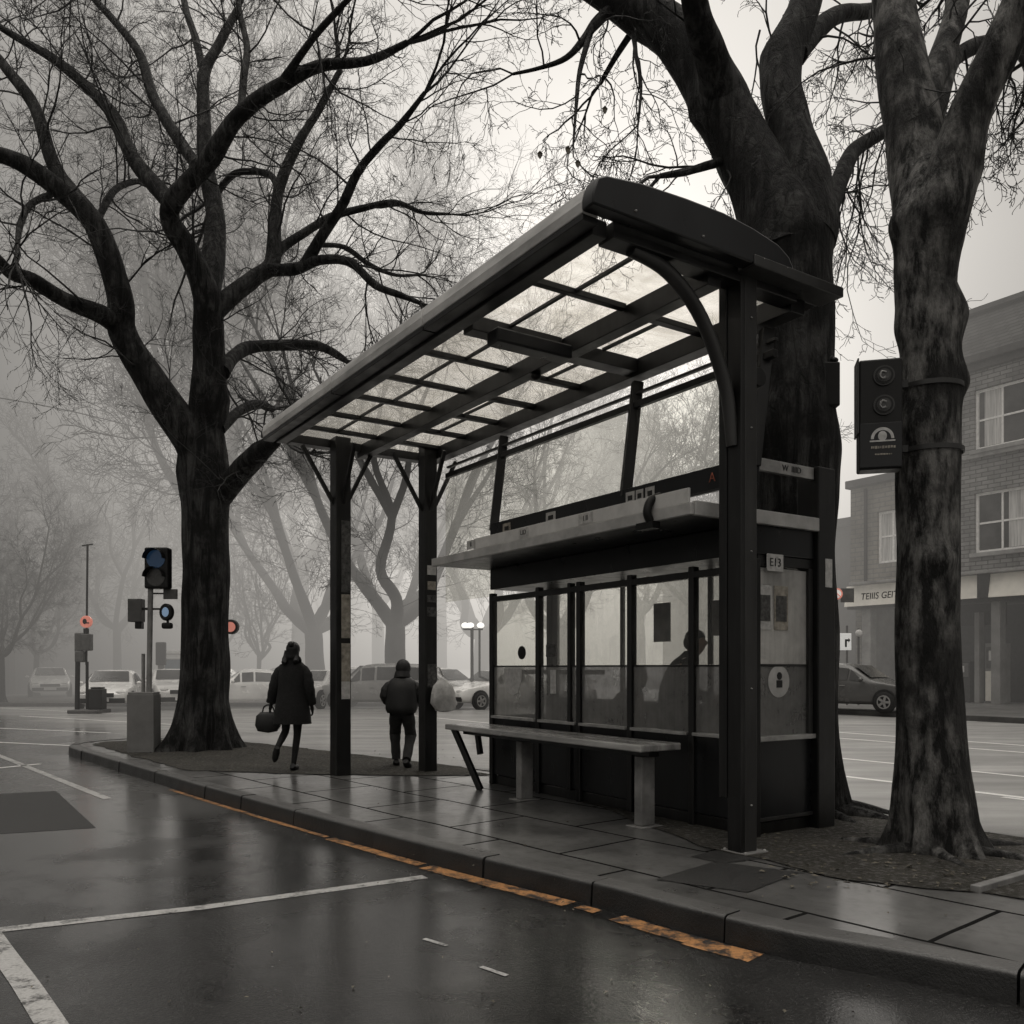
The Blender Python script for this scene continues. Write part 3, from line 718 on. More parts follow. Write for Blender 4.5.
# upper screen above the booth
for y in (.47, 2.02, 4.36):
    grp('screen_upright', MT['steel'], lambda b: b.bar((2.03, y, 2.96), (2.14, y-.05, ZR-.19), .09, .10), .005)
grp('screen_rail', MT['steel'], lambda b: b.box(2.07, 2.13, .3, 5.6, 3.80, 3.86), .005)
grp('screen_rail', MT['steel_lit'], lambda b: b.box(2.09, 2.13, .3, 5.6, 3.93, 3.955), .003)
for a, c in ((.52, 1.96), (2.08, 4.30), (4.42, 5.62)):
    grp('screen_pane', MT['glass_upper'], lambda b: b.box(2.088, 2.096, a, c, 3.06 if a < 4.4 else 2.2, 3.80), 0)
def bolts(par, pts, r=.012):
    b = MB()
    for q in pts: b.ball(q, r, r, r*.7, 8, 5)
    b.build('bolt', MT['trim'], sh if par is None else par, True)
bolts(p1, [(1.44, .02, .018), (1.64, .02, .018), (1.44, .22, .018), (1.64, .22, .018)])
bolts(p1, [(1.537, .052, z) for z in (.35, 1.2, 2.2, 3.1, 3.9)], .009)
bolts(None, [(x, -.092, ZR+.01) for x in (.3, .9, 1.5, 1.75)], .010)
# notices wrapped on the far posts
def sticker(par, mat, cx, cz, w, h, face, y, name='sticker'):
    return grp(name, mat, lambda b: b.box(cx-w/2, cx+w/2, y-.003, y, cz-h/2, cz+h/2), 0, par)
yf = 6.02 - .0005
for cz, h, mt in ((2.75, .9, 'paper_dark'), (2.0, .55, 'paper_old'), (1.42, .48, 'paper_old'), (1.07, .22, 'paper')):
    sticker(p2, MT[mt], .88, cz, .115, h, 0, yf, 'notice')
yf3 = 5.76 - .0005
for cz, h, w, mt in ((2.62, .12, .13, 'paper'), (2.42, .11, .12, 'paper_old'), (2.25, .09, .13, 'paper_dark'), (2.08, .12, .13, 'paper_dark'), (1.25, .3, .12, 'paper_dark')):
    sticker(p3, MT[mt], 1.96, cz, w, h, 0, yf3, 'notice')

# ================================================================== GLASS BOOTH
bo = sh_empty('glass_booth', 'narrow glazed booth with dark lower panels standing under the back of the shelter roof', 'booth')
X0, X1, Y0, Y1 = 2.0, 2.9, .45, 4.36
def gb(name, mat, f, bevel=.005, parent=None, smooth=False):
    b = MB(); f(b); return b.build(name, mat, parent or bo, smooth, bevel)
SILL = .80; TOP = 2.16
gb('plinth', MT['steel'], lambda b: b.box(X0+.03, X1-.02, Y0+.03, Y1-.03, 0, .10))
gb('floor', MT['panel'], lambda b: b.box(X0+.05, X1-.04, Y0+.05, Y1-.05, .101, .12), 0)
my = [Y0, 1.12, 1.92, 2.70, 3.42, Y1]
for a, c in zip(my, my[1:]):
    gb('lower_panel', MT['panel'], lambda b: (b.box(X0+.012, X0+.035, a+.03, c-.03, .115, SILL-.03),), .004)
    gb('window_sill', MT['trim'], lambda b: b.box(X0-.035, X0+.05, a+.035, c-.035, SILL-.03, SILL), .005)
    gb('pane', MT['glass'], lambda b: b.box(X0+.018, X0+.024, a+.035, c-.035, SILL+.57, TOP), 0)
    gb('lower_pane', MT['glass_dark'], lambda b: b.box(X0+.016, X0+.026, a+.035, c-.035, SILL+.002, SILL+.565), 0)
    gb('glazing_bar', MT['steel'], lambda b: b.box(X0+.01, X0+.032, a+.035, c-.035, SILL+.562, SILL+.578), .002)
for k, y in enumerate(my):
    w = .045 if k not in (0, 5) else .05
    gb('mullion', MT['steel'], lambda b: b.box(X0-.012, X0+.06, y-w*.7, y+w*.7, .0, TOP+.06), .006)
gb('mullion', MT['steel'], lambda b: b.box(X0-.012, X0+.06, 2.83, 2.88, .1, TOP+.06), .006)
gb('window_head', MT['steel'], lambda b: b.box(X0-.010, X0+.055, Y0+.03, Y1-.03, TOP-.04, TOP+.02), .005)
# side facing the near post
gb('lower_panel', MT['panel'], lambda b: b.box(X0+.06, X1-.16, Y0+.012, Y0+.035, .115, SILL-.03), .004)
gb('kick_rail', MT['steel_lit'], lambda b: b.box(X0+.06, X1-.16, Y0-.006, Y0+.011, .115, .145), .003)
gb('window_sill', MT['trim'], lambda b: b.box(X0+.062, X1-.155, Y0-.035, Y0+.05, SILL-.04, SILL), .005)
gb('pane', MT['glass_side'], lambda b: b.box(X0+.062, X1-.22, Y0+.018, Y0+.024, SILL+.57, TOP), 0)
gb('lower_pane', MT['glass_dark'], lambda b: b.box(X0+.062, X1-.22, Y0+.016, Y0+.026, SILL+.002, SILL+.565), 0)
gb('glazing_bar', MT['steel'], lambda b: b.box(X0+.062, X1-.22, Y0+.008, Y0+.034, SILL+.562, SILL+.582), .002)
gb('window_jamb', MT['steel_lit'], lambda b: b.box(X1-.218, X1-.162, Y0-.01, Y0+.05, SILL+.001, TOP+.02), .004)
gb('window_jamb', MT['steel'], lambda b: b.box(X0+.061, X1-.162, Y0-.005, Y0+.04, TOP+.021, TOP+.10), .004)
gb('pillar', MT['steel'], lambda b: b.box(X1-.16, X1+.06, Y0-.06, Y0+.16, 0, 3.04), .01)
gb('pillar', MT['steel'], lambda b: b.box(X1-.10, X1+.02, Y1-.10, Y1+.02, 0, 3.0), .01)
# rear and far side
for a, c in ((.62, 1.7), (1.74, 3.0), (3.04, 4.22)):
    gb('rear_pane', MT['glass_rear'], lambda b: b.box(X1-.05, X1-.042, a, c, SILL+.57, TOP+.1), 0)
    gb('rear_lower_pane', MT['glass_dark2'], lambda b: b.box(X1-.052, X1-.04, a, c, SILL+.2, SILL+.565), 0)
    gb('rear_panel', MT['panel'], lambda b: b.box(X1-.06, X1-.035, a, c, .115, SILL+.198), 0)
MT_dummy = None
for y in (1.72, 3.02):
    gb('mullion', MT['steel'], lambda b: b.box(X1-.07, X1-.02, y-.018, y+.018, .1, TOP+.1), .004)
gb('side_pane', MT['glass'], lambda b: b.box(X0+.062, X1-.105, Y1-.03, Y1-.022, SILL+.002, TOP), 0)
gb('side_panel', MT['panel'], lambda b: b.box(X0+.062, X1-.105, Y1-.035, Y1-.012, .115, SILL), 0)
gb('counter', MT['panel'], lambda b: b.box(X0+.30, X0+.55, 2.95, Y1-.08, 1.28, 1.33), .005)
# header and canopy shelf
gb('header', MT['panel'], lambda b: b.box(X0-.02, X1-.165, Y0-.02, Y1, TOP+.102, 2.50), .008)
shf = gb('canopy_shelf', MT['panel'], lambda b: b.box(1.30, X1+.02, Y0-.03, Y1+.1, 2.502, 2.57), .006)
gb('shelf_edge', MT['shelf_edge'], lambda b: (b.box(1.262, 1.298, Y0-.06, Y1+.1, 2.495, 2.585),), .006, shf)
gb('shelf_edge', MT['shelf_edge'], lambda b: b.box(1.30, X1-.165, Y0-.075, Y0-.032, 2.49, 2.60), .006, shf)
gb('gooseneck_clip', MT['black'], lambda b: (b.tube(catmull([(1.25, .82, 2.50), (1.22, .82, 2.57), (1.26, .82, 2.66), (1.34, .80, 2.70)], 5), .035, 10), b.box(1.22, 1.30, .76, .95, 2.44, 2.494)), 0, shf, True)
st = gb('notice_strip', MT['header_white'], lambda b: b.box(1.275, 1.30, Y0-.02, 3.55, 2.588, 2.70), .004)
bd = gb('name_band', MT['panel'], lambda b: b.box(X0-.02, X0+.06, Y0-.02, Y1, 2.83, 3.03), .006)
gb('band_rail', MT['trim'], lambda b: b.box(X0+.062, X1-.165, Y0-.02, Y0+.02, 2.93, 3.03), .005)
gb('band_ledge', MT['steel_lit'], lambda b: b.box(X0-.04, X0-.022, Y0-.02, Y1, 2.815, 2.832), .002, bd)
# local frame for text on the front (normal -x): text x axis -> -y
MF = lambda x, y, z: Matrix.Translation((x, y, z)) @ Matrix(((0, 0, -1, 0), (-1, 0, 0, 0), (0, 1, 0, 0), (0, 0, 0, 1)))
MS = lambda x, y, z: Matrix.Translation((x, y, z)) @ Matrix(((1, 0, 0, 0), (0, 0, -1, 0), (0, 1, 0, 0), (0, 0, 0, 1)))
for y, w, mt in ((1.62, .12, 'paper'), (1.76, .10, 'paper'), (1.89, .12, 'paper'), (3.15, .17, 'paper'), (4.0, .16, 'paper_old')):
    s_ = gb('sticker', MT[mt], lambda b: b.box(X0-.024, X0-.021, y-w/2, y+w/2, 2.88, 2.99), 0, bd)
    gb('printing', MT['ink'], lambda b: b.box(X0-.0265, X0-.0245, y-w*.28, y+w*.25, 2.91, 2.955), 0, s_)
ib = text_part('band_emblem', 'A', .11, MT['ink_red'], bo, MF(X0-.022, .86, 2.935))
for y, w, t in ((1.66, .20, 'I II'), (2.62, .16, 'LID'), (3.6, .17, 'II')):
    s_ = gb('notice', MT['paper'], lambda b: b.box(1.270, 1.274, y-w/2, y+w/2, 2.60, 2.69), 0, st)
    text_part('printing', t, .065, MT['ink'], s_, MF(1.269, y, 2.645))
rl = text_part('rail_lettering', 'W  IIIID', .07, MT['ink'], bo, MS(2.45, Y0-.022, 2.98))
# sticker on the side header, posters on the side pane, strip on the pillar
e = gb('number_sticker', MT['paper'], lambda b: b.box(2.14, 2.34, Y0-.027, Y0-.022, 2.13, 2.27), .01)
text_part('printing', 'E13', .095, MT['ink'], e, MS(2.24, Y0-.029, 2.20))
gb('pillar_notice', MT['paper'], lambda b: b.box(X1-.075, X1+.015, Y0-.065, Y0-.0605, 2.03, 2.27), 0)
for x, mt in ((2.16, 'paper'), (2.36, 'paper_old')):
    s_ = gb('poster', MT[mt], lambda b: b.box(x-.085, x+.085, Y0+.012, Y0+.016, 1.66, 2.02), 0)
    gb('printing', MT['paper_dark'], lambda b: b.box(x-.065, x+.065, Y0+.009, Y0+.0115, 1.73, 1.94), 0, s_)
em = gb('pane_emblem', MT['glass_emblem'], lambda b: b.cyl((2.33, Y0+.013, 1.24), (0, 1, 0), .13, .003, 28), 0)
gb('emblem_figure', MT['panel'], lambda b: (b.ball((2.335, Y0+.009, 1.285), .032, .002, .032), b.box(2.30, 2.37, Y0+.008, Y0+.011, 1.19, 1.25)), 0, em)
# round hatch, a reflection made as a pale shape on the far panes
gb('speak_hole', MT['black'], lambda b: b.cyl((X0+.010, 3.74, 1.52), (1, 0, 0), .075, .012, 20), .004)
gb('pane_notice', MT['paper_dark'], lambda b: b.box(X0+.010, X0+.014, 3.12, 3.28, 1.47, 1.60), 0)
pk = [( -.22, .13), (.22, .13), (.22, .02), (.14, -.14), (0, -.18), (-.14, -.14), (-.22, .02)]
gb('painted_reflection', MT['paper'], lambda b: b.rings([[(X0+.008, 3.92 + y*.8, 1.22+z) for y, z in pk], [(X0+.013, 3.92 + y*.8, 1.22+z) for y, z in pk]]), 0)
gb('leaflet', MT['paper'], lambda b: b.box(X0+.008, X0+.012, 3.10, 3.2, 1.08, 1.33), 0)
# shapes inside
gb('ceiling_unit', MT['black'], lambda b: b.box(X0+.25, X0+.55, .55, 1.0, TOP-.22, TOP-.05), .01)
gb('inner_notice', MT['paper_dark2'], lambda b: b.box(X1-.07, X1-.065, 2.25, 2.5, 1.62, 2.02), 0)
gb('inner_notice', MT['paper_dark2'], lambda b: b.box(X1-.07, X1-.065, 1.45, 1.68, 1.66, 2.0), 0)

# ================================================================== BENCH
be = sh_empty('bench', 'long grey slab bench on concrete legs in front of the glass booth', 'bench')
def bb_(name, mat, f, bevel=.006, parent=None):
    b = MB(); f(b); return b.build(name, mat, parent or be, False, bevel)
bb_('seat', MT['bench_top'], lambda b: b.box(1.40, 1.86, 1.10, 4.40, .655, .715), .012)
bb_('seat_rail', MT['steel'], lambda b: b.box(1.58, 1.70, 1.2, 4.3, .60, .654))
for y in (1.30, 3.12):
    l = bb_('leg', MT['concrete'], lambda b: b.box(1.55, 1.70, y-.05, y+.05, .012, .599), .01)
    bb_('foot_plate', MT['concrete'], lambda b: b.box(1.50, 1.75, y-.10, y+.10, .0, .011), .003, l)
bb_('slanted_leg', MT['steel'], lambda b: b.bar((1.5, 4.36, .66), (1.62, 3.98, .0), .05, .07))
bb_('slanted_leg', MT['steel'], lambda b: b.bar((1.80, 4.36, .66), (1.80, 4.28, .36), .05, .07))
# ================================================================== TREES
def tubes_mesh(name, polys, sides):
    """polys: list of (K,4) arrays x,y,z,r -> one mesh, tubes of few sides"""
    groups = {}
    for p in polys: groups.setdefault(len(p), []).append(p)
    VV = []; FF = []; base = 0
    for K, lst in groups.items():
        A = np.array(lst, dtype=np.float64); n = len(A)
        P = A[:, :, :3]; R = A[:, :, 3]
        T = np.empty_like(P); T[:, 1:-1] = P[:, 2:] - P[:, :-2]; T[:, 0] = P[:, 1] - P[:, 0]; T[:, -1] = P[:, -1] - P[:, -2]
        T /= np.linalg.norm(T, axis=2, keepdims=True) + 1e-9
        ref = np.where(np.abs(T[:, :1, 2:3]) > .9, np.array([[[1., 0, 0]]]), np.array([[[0, 0, 1.]]]))
        X = np.cross(T, np.broadcast_to(ref, T.shape)); X /= np.linalg.norm(X, axis=2, keepdims=True) + 1e-9
        Y = np.cross(T, X)
        ang = np.arange(sides) * 2 * np.pi / sides
        V = P[:, :, None, :] + R[:, :, None, None] * (np.cos(ang)[None, None, :, None] * X[:, :, None, :] + np.sin(ang)[None, None, :, None] * Y[:, :, None, :])
        VV.append(V.reshape(-1, 3))
        i, k, s = np.meshgrid(np.arange(n), np.arange(K - 1), np.arange(sides), indexing='ij')
        s2 = (s + 1) % sides; o = base + (i * K + k) * sides
        FF.append(np.stack([o + s, o + s2, o + sides + s2, o + sides + s], -1).reshape(-1, 4))
        base += n * K * sides
    V = np.concatenate(VV); Fq = np.concatenate(FF)
    me = bpy.data.meshes.new(name)
    me.vertices.add(len(V)); me.vertices.foreach_set('co', V.ravel())
    me.loops.add(Fq.size); me.loops.foreach_set('vertex_index', Fq.ravel().astype(np.int32))
    me.polygons.add(len(Fq)); me.polygons.foreach_set('loop_start', np.arange(0, Fq.size, 4, dtype=np.int32))
    me.polygons.foreach_set('use_smooth', np.ones(len(Fq), dtype=bool))
    me.update(); me.validate()
    return me

def rdir(r):
    while True:
        v = Vector((r.uniform(-1, 1), r.uniform(-1, 1), r.uniform(-1, 1)))
        if 0.05 < v.length < 1: return v.normalized()

def branch(p, d, L, r0, lev, out, r, c):
    K = (8, 6, 5, 4)[min(lev, 3)]
    step = L / (K - 1); pts = [(p.x, p.y, p.z, r0)]; P = [(p.copy(), d.copy(), r0)]
    p = p.copy(); d = d.copy()
    for i in range(1, K):
        d = (d + rdir(r) * c['wander'] + Vector((0, 0, c['trop'][min(lev, len(c['trop'])-1)]))).normalized()
        p = p + d * step
        rr = max(c['rmin'], r0 * (1 - 0.72 * i / (K - 1)))
        pts.append((p.x, p.y, p.z, rr)); P.append((p.copy(), d.copy(), rr))
    out.append(pts)
    if lev < c['maxlev']:
        n = c['kids'][lev]; n = int(n) + (r.random() < n % 1)
        for k in range(n):
            t = r.uniform(0.18, 1.0) if k < n - 1 else 1.0
            x = t * (K - 1); i = min(int(x), K - 2); f = x - i
            q = P[i][0].lerp(P[i+1][0], f); dd = P[i+1][1]
            ax = dd.cross(rdir(r)).normalized()
            nd = Quaternion(ax, math.radians(r.uniform(*c['ang']))) @ dd
            if c.get('flat'): nd.y *= c['flat']; nd.normalize()
            branch(q, nd, L * r.uniform(*c['ratio']) * (1 - .3 * t), max(c['rmin'], (P[i][2] * .62)), lev + 1, out, r, c)

def trunk_mesh(name, limbs, seed, ridges=7, bumps=(), detail=1.0):
    mb = MB()
    for li, (pts, rad, flare) in enumerate(limbs):
        P, R = catmull(pts, 6 if len(pts) < 4 else 5, rad)
        sides = 28 if max(rad) > .25 else (16 if max(rad) > .1 else 9)
        if flare:
            P2 = []; R2 = []
            for (a, b_), (ra, rb) in zip(zip(P, P[1:]), zip(R, R[1:])):
                for k in range(3): P2.append(a.lerp(b_, k/3)); R2.append(ra + (rb - ra) * k/3)
            P2.append(P[-1]); R2.append(R[-1]); P, R = P2, R2
        n = len(P); ref = None; vs = []; z0 = P[0].z
        for i in range(n):
            t = (P[min(i+1, n-1)] - P[max(i-1, 0)]).normalized()
            if flare and i < 3: t = Vector((0, 0, 1))
            if ref is None: ref = (Vector((1, 0, 0)) - t * t.x).normalized() if abs(t.x) < .9 else t.orthogonal().normalized()
            ref = (ref - t * ref.dot(t)).normalized(); bt = t.cross(ref)
            for k in range(sides):
                a = 2*math.pi*k/sides; dr = ref*math.cos(a) + bt*math.sin(a)
                r_ = R[i]; q = P[i] + dr * r_
                nz = noise.noise(Vector((q.x*2.2, q.y*2.2, q.z*.9 + seed))) * .14 + noise.noise(Vector((q.x*6, q.y*6, q.z*1.6 + seed))) * .06
                if flare:
                    h = max(0, 1 - (P[i].z - z0) / 1.1)
                    nz += h**2 * .30 * math.cos(ridges*a + seed + 1.5*noise.noise(Vector((0, 0, P[i].z*1.3 + seed)))) + h**1.5*.12*math.cos(3*a + seed*2)
                r2 = r_ * (1 + nz)
                q = P[i] + dr * r2
                for (bc, br, bh) in bumps:
                    d2 = (q - bc).length
                    if d2 < br * 2.5: q = q + dr * bh * math.exp(-(d2/br)**2)
                vs.append(q)
        fs = []
        for i in range(n-1):
            for k in range(sides):
                k2 = (k+1) % sides; fs.append((i*sides+k, i*sides+k2, (i+1)*sides+k2, (i+1)*sides+k))
        fs.append(tuple((n-1)*sides+k for k in range(sides))); fs.append(tuple(range(sides-1, -1, -1)))
        mb.add(vs, fs)
    return mb

JOIN = []
def px_limb(pts, Y0, dY, flare=False, bow=0.0):
    """limb given by its outline in elevation: list of (x, y, radius in the same units), standing at distance Y0 and leaning dY in depth"""
    n = len(pts); P = []; R = []
    if flare: JOIN.clear()
    else:
        best = min(JOIN, key=lambda q: math.hypot(q[0]-pts[0][0], q[1]-pts[0][1]))
        Y0 = best[2]
    for i, (x, y, r) in enumerate(pts):
        t = i / (n - 1); Y = Y0 + dY * t + bow * math.sin(math.pi * t)
        P.append(at(x, y, Y)); R.append(r / F * Y)
    for p in catmull(P, 8): JOIN.append((p.x / p.y * F + 512, 668 - (p.z - CAMZ) / p.y * F, p.y))
    return (P, R, flare)

def spawn_on(limbs, out, r, c, step, L0, skip=0.25, rmax=.2, only=None):
    for li, (pts, rad, flare) in enumerate(limbs):
        if flare or (only is not None and li not in only): continue
        P, R = catmull(pts, 5, rad)
        n = len(P); tot = sum((P[i+1]-P[i]).length for i in range(n-1)); acc = 0; nxt = tot * skip
        for i in range(n-1):
            seg = (P[i+1]-P[i]); acc += seg.length
            while acc > nxt:
                t = nxt / tot; nxt += step * r.uniform(.6, 1.4)
                d = seg.normalized(); ax = d.cross(rdir(r)).normalized()
                nd = Quaternion(ax, math.radians(r.uniform(35, 75))) @ d
                L = L0 * r.uniform(.55, 1.25) * (1.15 - .35*t)
                branch(P[i].lerp(P[i+1], r.random()), nd, L, min(rmax, R[i]*.42, .006 + L*.0075), 0, out, r, c)
        # carry the limb on past its drawn end
        d = (P[-1]-P[-3]).normalized()
        for k in range(c.get('ends', 3)):
            ax = d.cross(rdir(r)).normalized(); nd = Quaternion(ax, math.radians(r.uniform(3, 30))) @ d
            branch(P[-1], nd, L0*r.uniform(.9, 1.5), min(R[-1]*.8, .05), 0, out, r, c)

# ---------- big tree on the island, left of the shelter
Yt = 14.6
A = lambda pts, dY, bow=0: px_limb(pts, Yt, dY, False, bow)
h2 = lambda L: [(x/2, y/2, r*.42) for x, y, r in L]
T1 = [
 px_limb([(200,753,40),(201,738,31),(203,700,24.5),(205,640,23.2),(206,570,22.5),(206,520,23),(205,490,25),(203,455,24.5),(203,425,20),(203,400,9)], Yt, 0, True),
 A(h2([(405,930,44),(380,880,42),(300,760,37),(245,665,32),(240,590,28),(190,450,26),(125,385,23),(50,330,20),(-20,305,17),(-120,290,12)]), -1.5),
 A(h2([(175,420,19),(110,335,16),(70,215,14),(15,140,12),(-50,60,9)]), 1.0),
 A(h2([(235,650,24),(200,628,22),(130,600,19),(65,560,17),(20,545,15),(-20,505,12),(-90,470,8)]), -2.0),
 A(h2([(408,880,42),(418,770,38),(415,660,36),(412,590,32),(375,500,27),(340,440,24),(352,395,23),(420,318,22),(478,232,19),(560,172,16),(640,132,13),(735,122,10),(815,85,7)]), -2.2),
 A(h2([(345,410,22),(300,360,19),(262,310,17),(225,230,15),(170,170,13),(110,120,11),(60,90,9),(0,55,7)]), 1.8),
 A(h2([(392,330,15),(345,260,14),(305,190,13),(280,110,11),(240,55,9),(190,0,7)]), 2.4),
 A(h2([(482,228,10),(488,150,9),(494,95,8),(480,30,7),(470,-40,5)]), 1.4),
 A(h2([(560,172,11),(605,105,9),(640,60,8),(695,0,6)]), -1.6),
 A(h2([(412,610,30),(425,520,26),(430,430,23),(412,330,18),(408,240,16),(408,150,14),(440,85,11),(475,20,8)]), 3.2),
 A(h2([(408,150,10),(390,75,9),(372,20,8),(360,-50,6)]), 2.6),
 A(h2([(425,625,24),(465,590,22),(510,555,20),(545,525,19),(550,440,15),(560,370,13),(595,290,11),(640,215,9),(680,140,6)]), 2.0),
 A(h2([(535,540,17),(590,538,14),(640,520,11),(700,525,10),(750,570,9),(800,590,8),(840,606,5)]), -1.5),
 A(h2([(610,530,15),(645,470,13),(685,410,12),(715,345,10),(760,290,9),(800,250,8),(850,185,5)]), -1.0),
 A(h2([(548,522,12),(565,495,11),(610,465,10),(660,435,9),(720,418,8),(790,405,7),(845,425,5),(900,428,3)]), 1.5),
 A(h2([(558,380,9),(540,350,8),(500,343,8),(465,350,8),(435,385,8)]), 1.2),
 A(h2([(640,490,6),(690,495,6),(740,530,6),(790,550,4),(835,550,3)]), 2.5),
 A(h2([(445,745,18),(465,715,16),(500,695,15),(570,690,13),(640,693,11),(690,720,7)]), 3.0),
 A(h2([(440,860,13),(475,825,12),(515,808,11),(545,818,8)]), 2.6),
 A(h2([(435,1000,30),(480,945,28),(520,905,24),(550,880,17)]), -1.2),
 A(h2([(195,440,9),(225,385,8),(260,365,7),(300,362,5)]), 2.2),
 A(h2([(100,390,8),(60,410,8),(40,450,7),(35,490,5)]), -1.5),
]
r1 = random.Random(11)
t1 = empty('tree', (at(201, 753, Yt).x, Yt, 0), 0, 'big bare dark tree with wide forking limbs at the narrow end of the island', 'tree')
bump1 = [(at(222, 405, Yt), .22, .10), (at(190, 470, Yt), .2, .08)]
tm = trunk_mesh('trunk', T1, 3.1, 7, bump1)
def into(parent, o):
    o.parent = parent; o.matrix_parent_inverse = Matrix.Translation(-parent.location); return o
o = tm.build('trunk', MT['bark'], smooth=True); into(t1, o)
tw = []
c1 = dict(wander=.26, trop=(.03, .01, -.01, -.02), rmin=.0022, maxlev=3, kids=(6.5, 5.0, 4.0), ang=(22, 62), ratio=(.38, .62), ends=3)
spawn_on(T1, tw, r1, c1, .34, 1.75, .2)
o = link_mesh('crown', tubes_mesh('crown', tw, 3), MT['twig']); into(t1, o)
print('T1 twigs', len(tw))

# ---------- tree just behind the booth
Yb = 8.25
B = lambda pts, dY, bow=0: px_limb(pts, Yb, dY, False, bow)
T2 = [
 px_limb([(803,830,50),(801,808,44),(799,770,40),(797,700,39),(796,600,39),(797,500,40),(795,430,41),(794,360,37),(792,300,36),(789,240,36),(787,210,29),(786,180,12)], Yb, 0, True),
 B([(786,262,38),(772,205,34),(745,152,31),(716,95,28),(684,45,25),(640,12,22),(590,-20,19),(500,-70,14)], 1.6),
 B([(732,120,20),(712,60,16),(697,15,14),(688,-40,12)], -.8),
 B([(796,240,32),(803,190,27),(793,140,22),(781,95,20),(782,60,19),(796,28,17),(808,-5,16),(818,-60,13)], 1.2),
 B([(797,55,10),(806,44,10),(824,24,9),(840,14,8),(862,12,7),(884,8,5)], 1.8),
 B([(815,228,15),(829,205,11),(841,177,9),(853,152,8),(876,136,7),(908,118,5)], 1.5),
 B([(618,6,6),(598,20,5),(585,38,4),(566,58,3),(540,68,2.2),(513,74,1.4)], -.6),
 B([(592,28,3.2),(580,70,2.5),(576,108,1.8),(573,148,1)], -1.0),
 B([(634,30,2.8),(636,55,2.2),(641,85,1.6),(638,125,1)], -.6),
 B([(728,160,5),(706,166,4.5),(685,172,4),(660,176,2.5)], -.5),
 B([(660,20,4),(640,24,3.5),(620,50,3),(600,84,2)], .8),
]
bump2 = [(at(752, 425, Yb), .24, .09), (at(832, 445, Yb), .25, .05), (at(760, 375, Yb), .2, .06), (at(828, 235, Yb), .2, .08), (at(703, 108, Yb+.6), .16, .10), (at(826, 215, Yb), .15, .06), (at(776, 62, Yb+.7), .14, .07), (at(760, 200, Yb), .1, .0)]
t2 = empty('tree', (at(803, 830, Yb).x, Yb, 0), 0, 'thick dark trunk rising close behind the glass booth, forking above the shelter roof', 'tree')
o = trunk_mesh('trunk', T2, 8.7, 6, bump2).build('trunk', MT['bark'], smooth=True); into(t2, o)
r2 = random.Random(5); tw = []
c2 = dict(wander=.34, trop=(-.05, -.05, -.06, -.05), rmin=.0026, maxlev=3, kids=(6.5, 4.5, 3.0), ang=(25, 70), ratio=(.34, .58), ends=2)
spawn_on(T2, tw, r2, c2, .45, 1.05, .1, only=[4, 5, 6, 7, 8, 9, 10])
spawn_on(T2, tw, r2, c2, .85, 1.5, .55, only=[1, 2, 3])
# hanging sprays
def spray(px, py, Y, d, L, out, r, c, r0=.012):
    branch(at(px, py, Y), Vector(d).normalized(), L, r0, 0, out, r, c)
for (px, py, d, L) in ((870, 135, (.2, .1, -1), 1.5), (858, 150, (-.1, .2, -1), 1.7), (842, 178, (.3, -.1, -1), 1.5), (850, 160, (-.35, .1, -1), 1.3), (890, 125, (-.25, 0, -1), 1.9), (845, 15, (.1, .2, -1), 1.2), (870, 10, (-.4, 0, -1), 1.3), (700, 60, (.4, .2, -1), .9), (760, 30, (-.5, .3, -.8), 1.1), (865, 145, (0, .2, -1), 2.1), (835, 190, (.1, .2, -1), 1.4)):
    spray(px, py, Yb + 1.2, d, L, tw, r2, c2)
o = link_mesh('crown', tubes_mesh('crown', tw, 4), MT['twig']); into(t2, o)
print('T2 twigs', len(tw))
# few last leaves hanging
for (px, py) in ((605, 108), (568, 148), (578, 162), (540, 153)):
    b = MB(); c = at(px, py, 7.4)
    pr = [(0, 0, .02), (.022, .008, 0), (.012, 0, -.03), (0, -.005, -.05), (-.014, .004, -.028), (-.022, .008, .002)]
    b.poly([c + Vector(q) * 1.15 for q in pr]); o = b.build('leaf', MT['leaf']); into(t2, o)

# ---------- nearest tree at the right
Yc = 6.55
Cc = lambda pts, dY, bow=0: px_limb(pts, Yc, dY, False, bow)
T3 = [
 px_limb([(935,868,62),(935,850,47),(934,820,37),(932,770,33),(929,700,31.5),(928,620,30),(929,540,29.5),(928,470,31),(928,410,30),(931,360,28),(927,310,27),(923,260,25.5),(926,220,28),(928,190,25),(929,160,12)], Yc, 0, True),
 Cc([(926,275,25),(923,220,28),(920,185,29),(914,140,28),(905,90,25),(898,45,22),(893,5,20),(884,-60,16),(870,-140,11)], .9),
 Cc([(926,290,24),(934,240,28),(948,185,26),(966,125,22),(982,85,20),(1002,45,19),(1026,-5,18),(1055,-70,14),(1090,-140,9)], -.5),
 Cc([(926,150,11),(940,98,9.5),(946,75,8.5),(955,58,8),(975,46,7.5),(1000,40,6)], 1.2),
 Cc([(918,120,14),(938,70,13),(955,15,12),(962,-30,9)], 1.0),
 Cc([(990,60,6),(1010,45,5),(1040,60,4),(1060,110,3)], .5),
]
bump3 = [(at(970, 178, Yc), .17, .11), (at(893, 225, Yc), .12, .06), (at(958, 314, Yc), .17, .09), (at(954, 382, Yc), .13, .075), (at(940, 200, Yc-.25), .2, .06), (at(915, 420, Yc-.2), .12, .05), (at(940, 560, Yc-.2), .10, .05), (at(915, 720, Yc-.25), .14, .04), (at(897, 330, Yc), .12, .03), (at(930, 800, Yc-.25), .3, .03), (at(925, 640, Yc-.25), .1, .02)]
